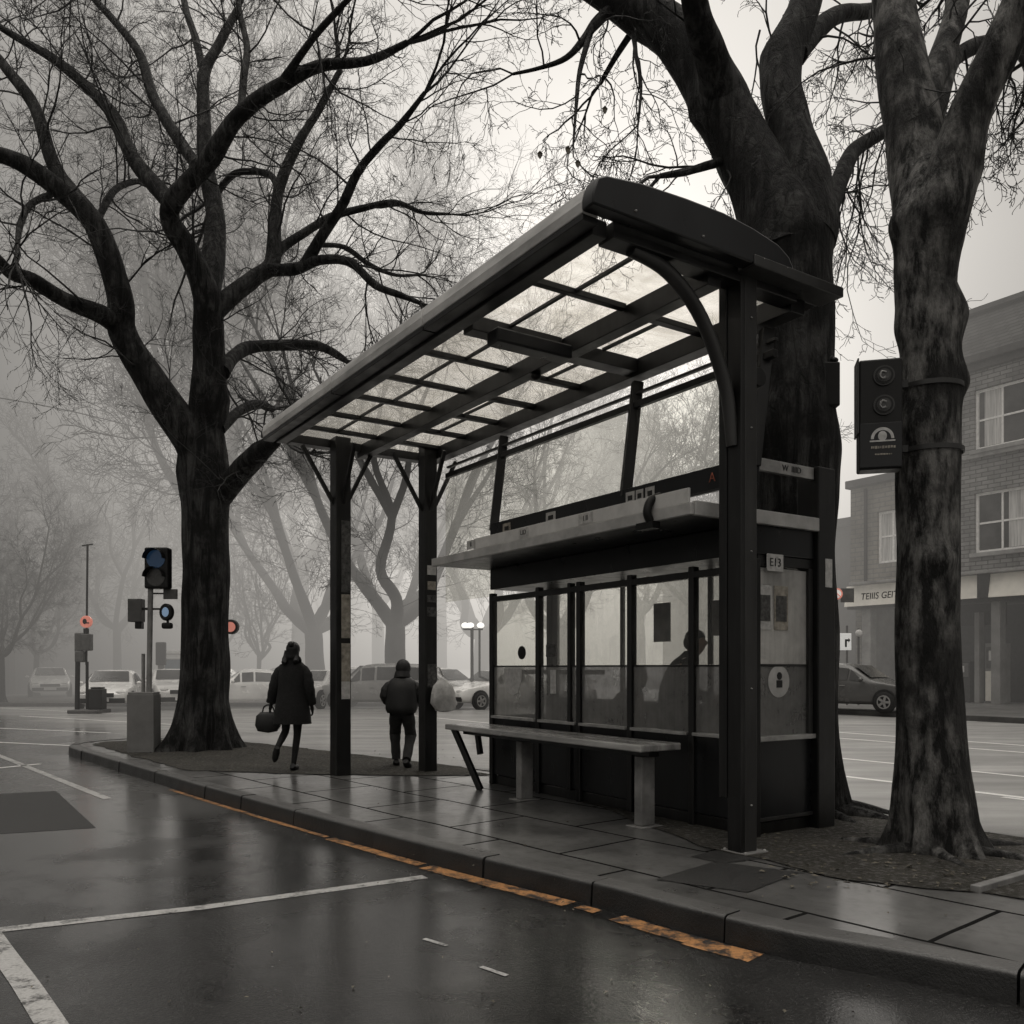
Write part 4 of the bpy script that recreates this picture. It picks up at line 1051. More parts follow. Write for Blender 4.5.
t3 = empty('tree', (at(935, 866, Yc).x, Yc, 0), 0, 'nearest tree, with a knobbly patchy grey trunk carrying a strapped-on traffic signal', 'tree')
o = trunk_mesh('trunk', T3, 1.7, 6, bump3).build('trunk', MT['bark_smooth'], smooth=True); into(t3, o)
r3 = random.Random(9); tw = []
spawn_on(T3, tw, r3, c2, .5, 1.0, .15, only=[3, 4, 5])
spawn_on(T3, tw, r3, c2, .8, 1.3, .5, only=[1, 2])
for (px, py, d, L) in ((1015, 40, (.1, .3, -1), .9), (990, 45, (.1, .5, -1), 1.0), (1030, 20, (-.3, .2, -1), 1.2), (965, 50, (.3, .3, -1), 1.1)):
    spray(px, py, Yc + .6, d, L, tw, r3, c2, .010)
o = link_mesh('crown', tubes_mesh('crown', tw, 4), MT['twig']); into(t3, o)
# surface roots
rb = MB()
for a, L in ((.2, .9), (2.6, .75), (3.5, 1.0), (4.5, .8), (5.4, 1.1), (1.3, .8)):
    c = at(935, 866, Yc); pts = []; d = Vector((math.cos(a), math.sin(a), 0))
    for k in range(7):
        t = k / 6; pts.append(Vector((c.x, c.y, 0)) + d * (.2 + L*t) + Vector((.05*math.sin(5*t+a), .05*math.cos(4*t+a), .022 - .06*t)))
    rb.tube(pts, [.06*(1-k/7.5) for k in range(7)], 9)
o = rb.build('root', MT['bark_smooth'], smooth=True); into(t3, o)
rb = MB()
for a, L in ((5.6, .8), (.1, .8), (5.0, .6), (.8, .7)):
    c = at(803, 830, Yb); pts = []; d = Vector((math.cos(a), math.sin(a), 0))
    for k in range(7):
        t = k / 6; pts.append(Vector((c.x, c.y, 0)) + d * (.25 + L*t) + Vector((.05*math.sin(5*t+a), .05*math.cos(4*t+a), .03 - .09*t)))
    rb.tube(pts, [.11*(1-k/7.5) for k in range(7)], 9)
o = rb.build('root', MT['bark'], smooth=True); into(t2, o)

# ---------- park trees in the haze
def wild_tree(seed, H, spread, fork, r0, dens, kids, trop=.05, flat=None):
    """procedural tree standing at the origin: (trunk MB, twig polys)"""
    r = random.Random(seed); limbs = []
    lean = Vector((r.uniform(-.05, .05), r.uniform(-.05, .05), 1))
    limbs.append(([Vector((0, 0, -.1)), Vector((0, 0, .5)), lean*fork*.5, lean*fork], [r0*1.9, r0*1.15, r0, r0*.9], True))
    top = lean * fork
    n = r.choice([4, 5, 5]); a0 = r.uniform(0, 6)
    for k in range(n):
        a = a0 + 2*math.pi*k/n + r.uniform(-.4, .4); out = spread * r.uniform(.55, 1.0); z = fork; p = top - lean*.3*r.random()*fork*.5
        pts = [p.copy()]; L = H - fork; zt = H * r.uniform(.72, .98)
        for t in (.12, .3, .5, .75, 1.0):
            rr_ = out * (t ** .75); pts.append(Vector((p.x + math.cos(a)*rr_, p.y + math.sin(a)*rr_, p.z + (zt - p.z) * (t ** 1.1))) + rdir(r) * .35)
        limbs.append((pts, [r0*.62*(1 - .85*i/5) + .02 for i in range(6)], False))
        for q in range(2):
            i = r.choice([1, 2, 3]); p2 = pts[i]; a2 = a + r.uniform(-1.1, 1.1); L2 = (H - p2.z) * r.uniform(.5, .9)
            e = [p2 + Vector((math.cos(a2)*spread*.5*t, math.sin(a2)*spread*.5*t, L2*t)) + rdir(r)*.25*(t > 0) for t in (0, .3, .65, 1)]
            limbs.append((e, [r0*.36*(1 - .8*t) + .012 for t in (0, .33, .66, 1)], False))
    mb = trunk_mesh('trunk', limbs, seed, 5)
    tw = []; c = dict(wander=.24, trop=(trop, trop*.4, 0), rmin=.008, maxlev=2, kids=kids, ang=(22, 60), ratio=(.4, .65), ends=3)
    spawn_on(limbs, tw, r, c, dens, H * .16, .12)
    return mb, tw
PROTO = {}
def proto(key, *a, **k):
    mb, tw = wild_tree(*a, **k)
    tr = empty('tree'); o = mb.build('trunk', MT['bark_far'], tr, True)
    cr = link_mesh('crown', tubes_mesh('crown', tw, 3), MT['twig_far'], tr)
    PROTO[key] = tr; print(key, len(tw)); return tr
proto('spread', 21, 13, 6.0, 3.2, .42, .5, (7, 5.5))
proto('tall', 34, 22, 6.8, 6.0, .36, .38, (11, 10))
proto('round', 47, 12, 4.6, 3.4, .19, .38, (8, 6.5), trop=.02)
proto('young', 58, 8, 2.2, 2.4, .13, .4, (5, 4))
used = set()
def park_tree(key, px, Y, s, rz, label, sz=1.0, group='bare park trees standing in the haze'):
    t = PROTO[key]
    if key in used: t = copy_tree(t)
    used.add(key)
    t.location = ((px - 512)/F*Y, Y, -.03); t.rotation_euler = (0, 0, rz); t.scale = (s, s, s*sz)
    setp(t, label, 'tree', group); return t
PT = [
 ('spread', 316, 37, .95, .3, 'hazy forked park tree seen just past the walking person in the long coat'),
 ('spread', 396, 34.5, 1.0, 2.0, 'hazy stout park tree with a wide fork, framed between the two far posts'),
 ('tall', 378, 47, .9, 1.0, 'faint straight trunk deep in the haze beside the stout forked park tree'),
 ('round', 36, 43, .66, 4.1, 'shadowy low grove tree over the road corner, behind the small far car'),
 ('tall', 214, 36, .88, 2.2, 'very tall pale tree rising in the haze behind the big island tree', 1.38),
 ('tall', 440, 46, 1.0, 4.0, 'very tall pale tree with a plume shaped crown above the shelter roof'),
 ('tall', 300, 44, 1.12, 5.0, 'tall faint tree in the haze over the left eave of the shelter'),
 ('round', 118, 48, 1.12, .5, 'rounded hazy tree crown standing over the parked cars near the traffic light'),
 ('round', 2, 35, .60, 1.3, 'dark leaning grove tree at the far street corner, outermost of the row'),
 ('spread', 480, 41, .9, 3.3, 'hazy park tree seen between the far shelter post and the glass booth'),
 ('spread', 560, 39, .95, 5.3, 'hazy park tree seen through the far panes of the glass booth'),
 ('tall', 640, 50, .85, .6, 'tall faint tree seen through the upper screen of the shelter'),
 ('round', 700, 44, 1.2, 3.6, 'rounded hazy tree seen through the near panes of the glass booth'),
 ('young', 215, 44, 1.0, 0, 'slim young tree in the mist behind the car with the long white roof'),
 ('young', 258, 40, .85, 2, 'slim young tree in the mist right behind the long coated person'),
 ('young', 345, 58, 1.3, 3, 'thin bare sapling deep in the mist behind the two-tone wagon'),
 ('round', -45, 42, .78, 2.2, 'dark hazy tree at the outer end of the street corner grove'),
 ('tall', 520, 66, 1.0, 2.4, 'ghostly tall tree farthest back beyond the booth'),
]
for i, a in enumerate(PT): park_tree(*a)
# ================================================================== PEOPLE
def skin_body(name, verts, edges, radii, mat, parent=None, levels=2, root=0):
    me = bpy.data.meshes.new(name); me.from_pydata([tuple(v) for v in verts], edges, [])
    o = bpy.data.objects.new(name + '_src', me); COL.objects.link(o)
    md = o.modifiers.new('skin', 'SKIN'); md.use_smooth_shade = True
    for i, sv in enumerate(me.skin_vertices[0].data):
        r = radii[i]; sv.radius = (r, r) if isinstance(r, (int, float)) else r; sv.use_root = (i == root)
    s = o.modifiers.new('sub', 'SUBSURF'); s.levels = levels; s.render_levels = levels
    bpy.context.view_layer.update()
    m2 = bpy.data.meshes.new_from_object(o.evaluated_get(bpy.context.evaluated_depsgraph_get()))
    bpy.data.objects.remove(o); m2.name = name
    m2.materials.clear(); m2.materials.append(mat)
    return link_mesh(name, m2, mat, parent, True)

def human(J, parent, mat, sc=1.0):
    """J: joint dict in metres. One continuous skinned figure incl. five fingers on each hand and a face."""
    V_ = []; E = []; R = []; idx = {}
    def add(k, p, r, par=None):
        idx[k] = len(V_); V_.append(Vector(p)); R.append(r)
        if par: E.append((idx[par], idx[k]))
    add('pelvis', J['pelvis'], .125)
    add('waist', J['waist'], .115, 'pelvis'); add('chest', J['chest'], .125, 'waist'); add('neck', J['neck'], .052, 'chest')
    add('head', J['head'], .075, 'neck'); add('crown', J['crown'], .072, 'head')
    fwd = Vector(J.get('face', (0, 1, 0))).normalized(); sd = fwd.cross(Vector((0, 0, 1)))
    hd = Vector(J['head']).lerp(Vector(J['crown']), .3)
    add('nose', hd + fwd*.098, .014, 'head'); add('chin', Vector(J['head']) + fwd*.065 - Vector((0, 0, .045)), .028, 'head')
    add('ear_a', hd + sd*.085, .014, 'head'); add('ear_b', hd - sd*.085, .014, 'head')
    for s in 'LR':
        add('sh'+s, J['sh'+s], .066, 'chest'); add('el'+s, J['el'+s], .046, 'sh'+s); add('wr'+s, J['wr'+s], .029, 'el'+s)
        d = (Vector(J['wr'+s]) - Vector(J['el'+s])).normalized(); out = Vector((1 if s == 'R' else -1, 0, 0)); ax = d.cross(out).normalized()
        palm = Vector(J['wr'+s]) + d*.065
        add('pa'+s, palm, (.036, .022), 'wr'+s)
        for q, (o_, L) in enumerate(((-.030, .066), (-.010, .078), (.011, .072), (.030, .056))):
            a = palm + d*.03 + ax*o_
            add('f%d%s' % (q, s), a, .0095, 'pa'+s); add('g%d%s' % (q, s), a + d*L*.55 - out*.006, .0085, 'f%d%s' % (q, s)); add('h%d%s' % (q, s), a + d*L*.85 - out*.03, .0075, 'g%d%s' % (q, s))
        a = Vector(J['wr'+s]) + d*.03 + ax*(-.036); add('t0'+s, a, .012, 'pa'+s); add('t1'+s, a + d*.035 - ax*.022 - out*.01, .0095, 't0'+s)
        add('hi'+s, J['hi'+s], .092, 'pelvis'); add('th'+s, Vector(J['hi'+s]).lerp(Vector(J['kn'+s]), .4), .082, 'hi'+s); add('kn'+s, J['kn'+s], .056, 'th'+s)
        add('ca'+s, Vector(J['kn'+s]).lerp(Vector(J['an'+s]), .35), .054, 'kn'+s); add('an'+s, J['an'+s], .037, 'ca'+s)
        add('to'+s, J['to'+s], (.042, .028), 'an'+s)
    return skin_body('body', [v*sc for v in V_], E, [tuple(x*sc for x in r) if isinstance(r, tuple) else r*sc for r in R], mat, parent)

def loft(name, rows, mat, parent, n=26, seed=0, fold=.03, cap=True):
    """rows: (z, cx, cy, rx, ry)"""
    P = catmull([(r[1], r[2], r[0]) for r in rows], 4); RR = catmull([(r[3], r[4], 0) for r in rows], 4)
    rings = []; m = len(P)
    for i, (p, q) in enumerate(zip(P, RR)):
        t = i / (m-1)
        ring = []
        for k in range(n):
            a = 2*math.pi*k/n
            f = 1 + fold * (1 - t) * (math.sin(5*a + seed) * .6 + math.sin(9*a + seed*2 + p.z*3) * .4) + .02*noise.noise(Vector((math.cos(a)*3, math.sin(a)*3, p.z*9 + seed)))
            ring.append((p.x + q.x*f*math.copysign(abs(math.cos(a))**.85, math.cos(a)), p.y + q.y*f*math.copysign(abs(math.sin(a))**.85, math.sin(a)), p.z))
        rings.append(ring)
    b = MB(); b.rings(rings, cap); return b.build(name, mat, parent, True)

def sleeve(b, pts, rad, seed=0):
    P, R = catmull(pts, 6, rad)
    R = [r * (1 + .06*math.sin(i*1.9 + seed) + .03*math.sin(i*.7)) for i, r in enumerate(R)]
    b.tube(P, R, 14)

def shoe(parent, an, to, mat):
    an = Vector(an); to = Vector(to); d = (to - an); d2 = Vector((d.x, d.y, d.z*.6)).normalized()
    b = MB(); h = an - d2*.05
    pts = [h + Vector((0, 0, -.01)), an + Vector((0, 0, -.035)), an.lerp(to, .55) + Vector((0, 0, -.005)), to, to + d2*.05]
    b.tube(pts, [.036, .050, .047, .044, .022], 12); return b.build('shoe', mat, parent, True)

# --- person with bag, walking away along the pavement
pw = gnd(292, 771); w1 = empty('person', pw, 0, 'person in a long black coat and dark hat walking away, carrying a handbag', 'person')
J = dict(pelvis=(0, 0, .90), waist=(0, .01, 1.06), chest=(0, .03, 1.27), neck=(0, .04, 1.45), head=(0, .06, 1.545), crown=(0, .06, 1.625), face=(0.1, 1, -.1),
         shL=(-.17, .03, 1.36), elL=(-.235, -.01, 1.10), wrL=(-.30, .04, .885), shR=(.17, .03, 1.36), elR=(.235, -.02, 1.10), wrR=(.262, .05, .87),
         hiL=(-.085, 0, .88), knL=(-.10, .05, .52), anL=(-.165, -.20, .30), toL=(-.20, -.14, .175), hiR=(.085, 0, .88), knR=(.065, .04, .48), anR=(.02, 0, .075), toR=(.025, .13, .035))
w1.scale = (.93, .95, 1.0)
human(J, w1, MT['trouser'])
for s in 'LR': shoe(w1, J['an'+s], J['to'+s], MT['leather'])
coat = loft('coat', [(.62, .005, .0, .265, .19), (.82, .0, .0, .24, .175), (1.05, 0, .01, .205, .15), (1.22, 0, .02, .205, .145), (1.36, 0, .03, .185, .125), (1.43, 0, .035, .125, .10), (1.48, 0, .045, .075, .08), (1.50, 0, .045, .07, .075)], MT['dark_cloth'], w1, seed=1)
b = MB(); sleeve(b, [(-.12, .03, 1.37), (-.205, .01, 1.26), (-.255, -.01, 1.08), (-.305, .03, .90)], [.05, .076, .070, .066]); sleeve(b, [(.12, .03, 1.37), (.205, .01, 1.26), (.25, -.02, 1.08), (.272, .04, .875)], [.05, .076, .070, .066], 2)
b.build('sleeve', MT['dark_cloth'], coat, True)
b = MB(); b.tube(catmull([(-.09, .0, 1.43), (-.085, -.03, 1.47), (0, -.075, 1.49), (.085, -.03, 1.47), (.09, .0, 1.43)], 5), .045, 10); b.build('scarf', MT['dark_cloth'], w1, True)
b = MB(); b.ball((0, .055, 1.60), .098, .112, .10); b.ball((0, .05, 1.56), .09, .10, .095); b.ball((-.005, -.045, 1.66), .045, .045, .04); b.build('hat', MT['hair'], w1, True)
b = MB(); b.rings([[(.0 + rx*math.cos(2*math.pi*k/18), -.02 + ry*math.sin(2*math.pi*k/18), z) for k in range(18)] for z, rx, ry in ((1.40, .10, .05), (1.46, .115, .075), (1.52, .105, .085), (1.58, .098, .10))]); b.tube(catmull([(-.055, -.03, 1.56), (-.07, -.055, 1.48), (-.09, -.09, 1.40)], 4), [.045]*8 + [.03], 9); b.tube(catmull([(.05, -.035, 1.56), (.065, -.06, 1.48), (.08, -.10, 1.42)], 4), [.04]*8 + [.02], 9); b.build('hair', MT['hair'], w1, True)
hb = empty('handbag', pw + Vector((-.325, .06, .50)), 0, 'rounded black handbag hanging from the hand of the walking person in the long coat', 'handbag')
b = MB(); prof = [(-.13, .02), (-.165, .10), (-.15, .22), (-.10, .265), (.10, .265), (.15, .22), (.155, .09), (.11, .02), (0, .0)]
b.rings([[(x*k, y, .13 + (z-.13)*k) for x, z in prof] for y, k in ((-.075, .82), (-.055, .98), (0, 1.04), (.055, .98), (.075, .82))]); b.build('bag_body', MT['leather'], hb, True)
b = MB(); b.tube(catmull([(-.08, 0, .25), (-.06, -.01, .33), (.0, -.015, .365), (.06, -.01, .33), (.08, 0, .25)], 6), .010, 8); b.build('handle', MT['leather'], hb, True)

# --- small hooded person
pc = gnd(402, 767); w2 = empty('person', pc, 0, 'small person in a dark hooded jacket striding away between the far shelter posts', 'person')
S2 = .875
J2 = dict(pelvis=(0, -.02, .86), waist=(0, -.01, 1.02), chest=(0, .02, 1.24), neck=(0, .05, 1.42), head=(0.01, .09, 1.52), crown=(0.01, .09, 1.60), face=(0.1, 1, -.25),
          shL=(-.17, .02, 1.33), elL=(-.25, .0, 1.08), wrL=(-.17, .14, .94), shR=(.17, .02, 1.33), elR=(.24, .02, 1.08), wrR=(.17, .17, .96),
          hiL=(-.09, -.02, .84), knL=(-.13, .17, .47), anL=(-.11, .16, .085), toL=(-.13, .29, .04), hiR=(.09, -.02, .84), knR=(.12, .09, .46), anR=(.10, -.24, .115), toR=(.12, -.12, .035))
human(J2, w2, MT['trouser2'], S2)
for s in 'LR':
    shoe(w2, Vector(J2['an'+s])*S2, Vector(J2['to'+s])*S2, MT['leather'])
    b = MB(); k = S2; sleeve(b, [Vector(J2['hi'+s])*k, Vector(J2['kn'+s])*k + Vector((0, .01, .05)), Vector(J2['kn'+s])*k, Vector(J2['an'+s])*k + Vector((0, 0, .02))], [.105*k, .09*k, .082*k, .07*k], 3); b.build('trouser_leg', MT['trouser2'], w2, True)
jk = loft('jacket', [(.74, 0, -.02, .19, .15), (.80, 0, -.02, .215, .17), (.92, 0, -.01, .215, .17), (1.08, 0, .01, .205, .16), (1.18, 0, .03, .165, .13), (1.245, 0, .045, .085, .09), (1.26, 0, .05, .08, .08)], MT['dark_cloth2'], w2, seed=4, fold=.05)
b = MB(); sleeve(b, [(-.10, .02, 1.16), (-.20, .01, 1.07), (-.225, .01, .95), (-.155, .12, .83)], [.045, .078, .072, .055]); sleeve(b, [(.10, .02, 1.16), (.20, .02, 1.07), (.215, .03, .95), (.155, .14, .85)], [.045, .078, .072, .055], 2); b.build('sleeve', MT['dark_cloth2'], jk, True)
b = MB(); b.ball((.008, .065, 1.35), .105, .115, .125); b.tube([(0, .03, 1.22), (0, .04, 1.30)], [.12, .10], 14); b.build('hood', MT['dark_cloth2'], jk, True)

# --- clerk inside the booth
R33 = Matrix.Rotation(SH_R, 3, 'Z')
pi_ = SH_O + R33 @ Vector((2.50, 1.68, .12)); w3 = empty('person', pi_, math.radians(-90), 'dark silhouetted person standing inside the glass booth, seen in profile through the panes', 'person')
J3 = dict(pelvis=(0, -.10, .84), waist=(0, -.10, 1.0), chest=(0, -.03, 1.20), neck=(0, .05, 1.36), head=(0, .10, 1.455), crown=(0, .095, 1.535), face=(0, 1, -.05),
          shL=(-.17, -.02, 1.28), elL=(-.23, .0, 1.02), wrL=(-.16, .2, .95), shR=(.17, -.02, 1.28), elR=(.23, .0, 1.02), wrR=(.16, .2, .95),
          hiL=(-.09, -.1, .82), knL=(-.10, -.04, .46), anL=(-.10, -.10, .075), toL=(-.11, .03, .04), hiR=(.09, -.1, .82), knR=(.10, -.04, .46), anR=(.10, -.10, .075), toR=(.11, .03, .04))
human(J3, w3, MT['skin_dim'])
for s in 'LR': shoe(w3, J3['an'+s], J3['to'+s], MT['leather'])
loft('trousers', [(.10, 0, -.09, .15, .08), (.5, 0, -.06, .16, .10), (.86, 0, -.10, .175, .13)], MT['trouser'], w3, seed=2)
ct = loft('coat', [(.70, 0, -.10, .21, .16), (.95, 0, -.10, .20, .165), (1.15, 0, -.06, .205, .16), (1.28, 0, -.02, .175, .125), (1.345, 0, .02, .10, .09), (1.39, 0, .045, .07, .07)], MT['dark_cloth'], w3, seed=6)
b = MB(); sleeve(b, [(-.15, -.02, 1.29), (-.22, -.01, 1.15), (-.235, 0, 1.02), (-.165, .17, .955)], [.075, .072, .066, .05]); sleeve(b, [(.15, -.02, 1.29), (.22, -.01, 1.15), (.235, 0, 1.02), (.165, .17, .955)], [.075, .072, .066, .05], 1); b.build('sleeve', MT['dark_cloth'], ct, True)
b = MB(); b.ball((0, .075, 1.515), .083, .098, .085); b.ball((0, .04, 1.47), .075, .075, .08); b.build('hair', MT['hair'], w3, True)
# a second head lower down inside the booth, seated
pj = SH_O + R33 @ Vector((2.45, 2.42, .12)); w4 = empty('person', pj, math.radians(-70), 'second, smaller person low behind the booth glass, only the head and shoulders showing', 'person')
J4 = {k: (Vector(v) + Vector((0, 0, -.34)) if k not in ('face',) and k[:2] not in ('kn', 'an', 'to') else Vector(v)) for k, v in J3.items()}
J4.update(knL=Vector((-.11, .30, .50)), anL=Vector((-.11, .24, .075)), toL=Vector((-.11, .36, .04)), knR=Vector((.11, .30, .50)), anR=Vector((.11, .24, .075)), toR=Vector((.11, .36, .04)))
human(J4, w4, MT['skin_dim'])
ct = loft('coat', [(.42, 0, -.10, .20, .16), (.62, 0, -.10, .20, .165), (.81, 0, -.06, .205, .16), (.94, 0, -.02, .175, .125), (1.005, 0, .02, .10, .09), (1.05, 0, .045, .07, .07)], MT['dark_cloth2'], w4, seed=8)
b = MB(); b.ball((0, .075, 1.175), .086, .10, .088); b.ball((0, .04, 1.13), .078, .078, .085); b.build('hair', MT['hair'], w4, True)
stl = sh_empty('stool', 'dark stool inside the glass booth under the smaller seated person', 'stool', xy=(2.45, 2.42, 0))
b = MB(); b.cyl((0, 0, .46), (0, 0, 1), .17, .05, 20); b.build('seat', MT['panel'], stl, False, .01)
b = MB(); b.cyl((0, 0, .285), (0, 0, 1), .03, .30, 12); b.cyl((0, 0, .13), (0, 0, 1), .16, .02, 20); b.build('stem', MT['steel'], stl)

# --- bag hooked on the shelter post
pb = SH_O + R33 @ Vector((1.99, 5.66, 0)); bg = empty('plastic_bag', pb + Vector((0, 0, .78)), SH_R, 'pale plastic carrier bag hooked on the far shelter post', 'bag')
b = MB(); rs_ = []
for z, w_, d_ in ((.0, .05, .03), (.02, .13, .07), (.12, .18, .10), (.24, .17, .10), (.34, .13, .07), (.40, .07, .035), (.44, .015, .012)):
    rs_.append([(.10*(1-z) + w_*math.cos(2*math.pi*k/18)*(1+.10*math.sin(3*k+z*20)), -.02 + d_*math.sin(2*math.pi*k/18)*(1+.12*math.sin(5*k+z*13)), z) for k in range(18)])
b.rings(rs_); b.build('bag_body', MT['bag_white'], bg, True)
b = MB(); b.tube(catmull([(.08, 0, .46), (.03, -.01, .56), (-.02, -.01, .58)], 5), .008, 6); b.build('handle', MT['bag_white'], bg, True)

# ================================================================== TRAFFIC GEAR
# near signal on its cabinet
pos = gnd(144, 752); ts = empty('traffic_signal', pos, 0, 'traffic signal on a grey pole rising from a grey metal cabinet beside the big tree', 'traffic signal')
D = 875 / pos.y
cb_ = MB(); cb_.box(-.215, .215, -.15, .15, 0, .93); c_ = cb_.build('cabinet', MT['cabinet'], ts, False, .012)
b = MB(); b.box(-.20, .20, -.14, .14, .931, .965); b.build('cabinet_lid', MT['pole'], c_, False, .008)
b = MB(); b.box(-.18, .18, -.153, -.1505, .06, .88); b.build('cabinet_door', MT['cabinet'], c_, False, .001)
def pl(mat, name, a, c, r): b = MB(); b.tube([a, c], r, 12); return b.build(name, mat, ts, True)
pl(MT['pole'], 'pole', (.08, 0, .96), (.115, 0, 3.2), .042)
pl(MT['pole'], 'conduit', (-.02, .02, .96), (-.02, .02, 1.58), .028)
def lens_head(parent, x, y, z0, w, h, lenses, visor=True, mat='black'):
    b = MB(); b.box(x-w/2, x+w/2, y-.10, y+.10, z0, z0+h); hd = b.build('signal_head', MT[mat], parent, False, .03, 3)
    for (lz, rr, mt) in lenses:
        b = MB(); b.cyl((x, y-.104, lz), (0, 1, 0), rr, .012, 24); b.build('lens', MT[mt], hd)
        if visor:
            b = MB(); n = 12; rg0 = [(x + (rr+.012)*math.cos(math.pi*k/n), y-.10, lz + (rr+.012)*math.sin(math.pi*k/n)) for k in range(n+1)]
            rg1 = [(p[0], p[1]-.16, p[2]+.0) for p in rg0]
            for k in range(n): b.quad(rg0[k], rg0[k+1], rg1[k+1], rg1[k])
            b.build('visor', MT[mat], hd, True)
    return hd
h = lens_head(ts, .23, 0, 2.62, .38, .66, [(3.09, .145, 'lens_blue'), (2.80, .145, 'lens_off')])
b = MB(); b.bar((.10, 0, 2.70), (.10, 0, 3.2), .03, .05); b.build('bracket', MT['steel'], ts)
b = MB(); b.box(-.24, -.02, -.06, .10, 2.09, 2.46); x_ = b.build('control_box', MT['grey_far2'], ts, False, .01)
b = MB(); b.box(-.13, -.03, -.05, .08, 1.98, 2.089); b.build('control_box_foot', MT['black'], x_, False, .01)
b = MB(); b.bar((-.03, 0, 2.3), (.10, 0, 2.3), .03, .04); b.build('bracket', MT['steel'], ts)
b = MB(); b.rings([[(.37 + rx*math.cos(2*math.pi*k/24), y, 2.245 + rx*1.32*math.sin(2*math.pi*k/24)) for k in range(24)] for y, rx in ((.07, .08), (.03, .105), (-.05, .105), (-.07, .09))]); x_ = b.build('pedestrian_signal', MT['black'], ts, True)
b = MB(); b.rings([[(.37 + rx*math.cos(2*math.pi*k/20), y, 2.245 + rx*1.4*math.sin(2*math.pi*k/20)) for k in range(20)] for y, rx in ((-.072, .055), (-.078, .05))]); b.build('lens', MT['lens_pale_blue'], x_, True)
b = MB(); b.box(.29, .45, -.05, .07, 1.98, 2.08); b.build('push_button_box', MT['black'], ts, False, .03)
b = MB(); b.box(.30, .52, .02, .06, 2.46, 2.62); b.build('street_plate', MT['grey_far2'], ts, False, .004)
b = MB(); b.bar((.11, .03, 2.30), (.33, .03, 2.30), .03, .03); b.bar((.11, .03, 2.55), (.31, .04, 2.55), .025, .025); b.bar((.37, .03, 2.07), (.37, .03, 2.13), .03, .03); b.build('bracket', MT['steel'], ts)

# red signal behind the big tree
pr_ = Vector((at(226, 700, 20).x, 20.0, ROAD_Z)); t_ = empty('traffic_signal', pr_, 0, 'red signal lamp peeping out from behind the trunk of the big tree', 'traffic signal')
b = MB(); b.tube([(-.12, 0, 0), (-.12, 0, 2.5)], .05, 10); b.build('pole', MT['black_far'], t_, True)
b = MB(); b.cyl((.12, 0, 2.43), (0, 1, 0), .17, .16, 22); b.box(-.10, .0, -.03, .03, 2.36, 2.46); hd = b.build('signal_head', MT['black_far'], t_, False, .02)
b = MB(); b.cyl((.125, -.086, 2.425), (0, 1, 0), .115, .012, 22); b.build('lens', MT['lens_red'], hd)

# far signal with the round red disc
pf = Vector((at(82, 700, 29).x, 29.0, ROAD_Z)); t_ = empty('traffic_signal', pf, 0, 'far traffic signal with a round red disc and a tall thin mast', 'traffic signal')
b = MB(); b.box(-.25, .75, -.5, .5, 0, .12); b.build('base', MT['grey_far'], t_, False, .03)
b = MB(); b.tube([(-.16, 0, .1), (-.14, 0, 1.7)], .08, 10); b.tube([(.17, 0, .1), (.17, 0, 1.7)], .05, 8); b.build('pole', MT['black_far'], t_, True)
b = MB(); b.tube([(.12, .05, 1.6), (.16, .05, 5.6)], .035, 8); b.bar((-.02, .05, 5.55), (.34, .05, 5.6), .04, .04); b.build('mast', MT['black_far'], t_, True)
b = MB(); b.box(-.20, .10, -.12, .12, 1.68, 2.05); b.box(.02, .34, -.16, .1, 2.06, 2.62); b.box(-.24, .02, -.05, .1, 2.0, 2.66); b.build('signal_head', MT['grey_far'], t_, False, .04)
b = MB(); b.cyl((.16, -.03, 3.02), (0, 1, 0), .20, .10, 26); ds = b.build('disc', MT['lens_red'], t_, False, .02)
b = MB(); b.ball((.13, -.088, 3.03), .07, .006, .09); b.box(.16, .28, -.095, -.085, 2.96, 3.0); b.build('disc_bar', MT['black_far'], ds)
b = MB(); b.tube([(.14, 0, 2.6), (.14, 0, 2.8)], .09, 10); b.build('disc_mount', MT['black_far'], t_, True)
b = MB(); b.box(.30, .74, -.2, .2, .12, .80); b.box(.34, .70, -.16, .16, .802, .86); tag(b.build('litter_bin', MT['black_far'], None, False, .04), 'squat dark bin standing on the base of the far traffic signal with the red disc', 'bin').location = pf

# signal box strapped to the nearest tree
ps = at(880, 472, 6.35); sg_ = empty('traffic_signal', ps, math.radians(-14), 'black signal box with two unlit ringed lenses strapped to the side of the nearest tree', 'traffic signal')
sgw = .285; sgh = .79
b = MB(); b.box(-.155, .135, -.10, .06, 0, sgh); hd = b.build('signal_head', MT['black'], sg_, False, .012)
b = MB(); b.box(-.168, -.157, -.115, .07, .26, sgh+.012); b.build('side_flange', MT['steel_lit'], hd, False, .003)
for z in (.665, .455):
    for rr, hh, mt in ((.072, .03, 'steel_lit'), (.060, .04, 'black'), (.047, .046, 'steel_lit'), (.036, .052, 'lens_off')):
        b = MB(); b.cyl((.01, -.10, z), (0, 1, 0), rr, hh, 26); b.build('lens_ring' if mt != 'lens_off' else 'lens', MT[mt], hd)
    b = MB(); b.tube(catmull([(.022, -.129, z+.016), (-.004, -.129, z+.024), (-.018, -.129, z), (-.004, -.129, z-.024), (.02, -.129, z-.018)], 4), .007, 6); b.build('lens_mark', MT['lens_grey'], hd, True)
pnl = MB(); pnl.box(-.15, .13, -.106, -.101, .015, .33); pn = pnl.build('sign_panel', MT['panel'], hd, False, .002)
b = MB(); n = 16
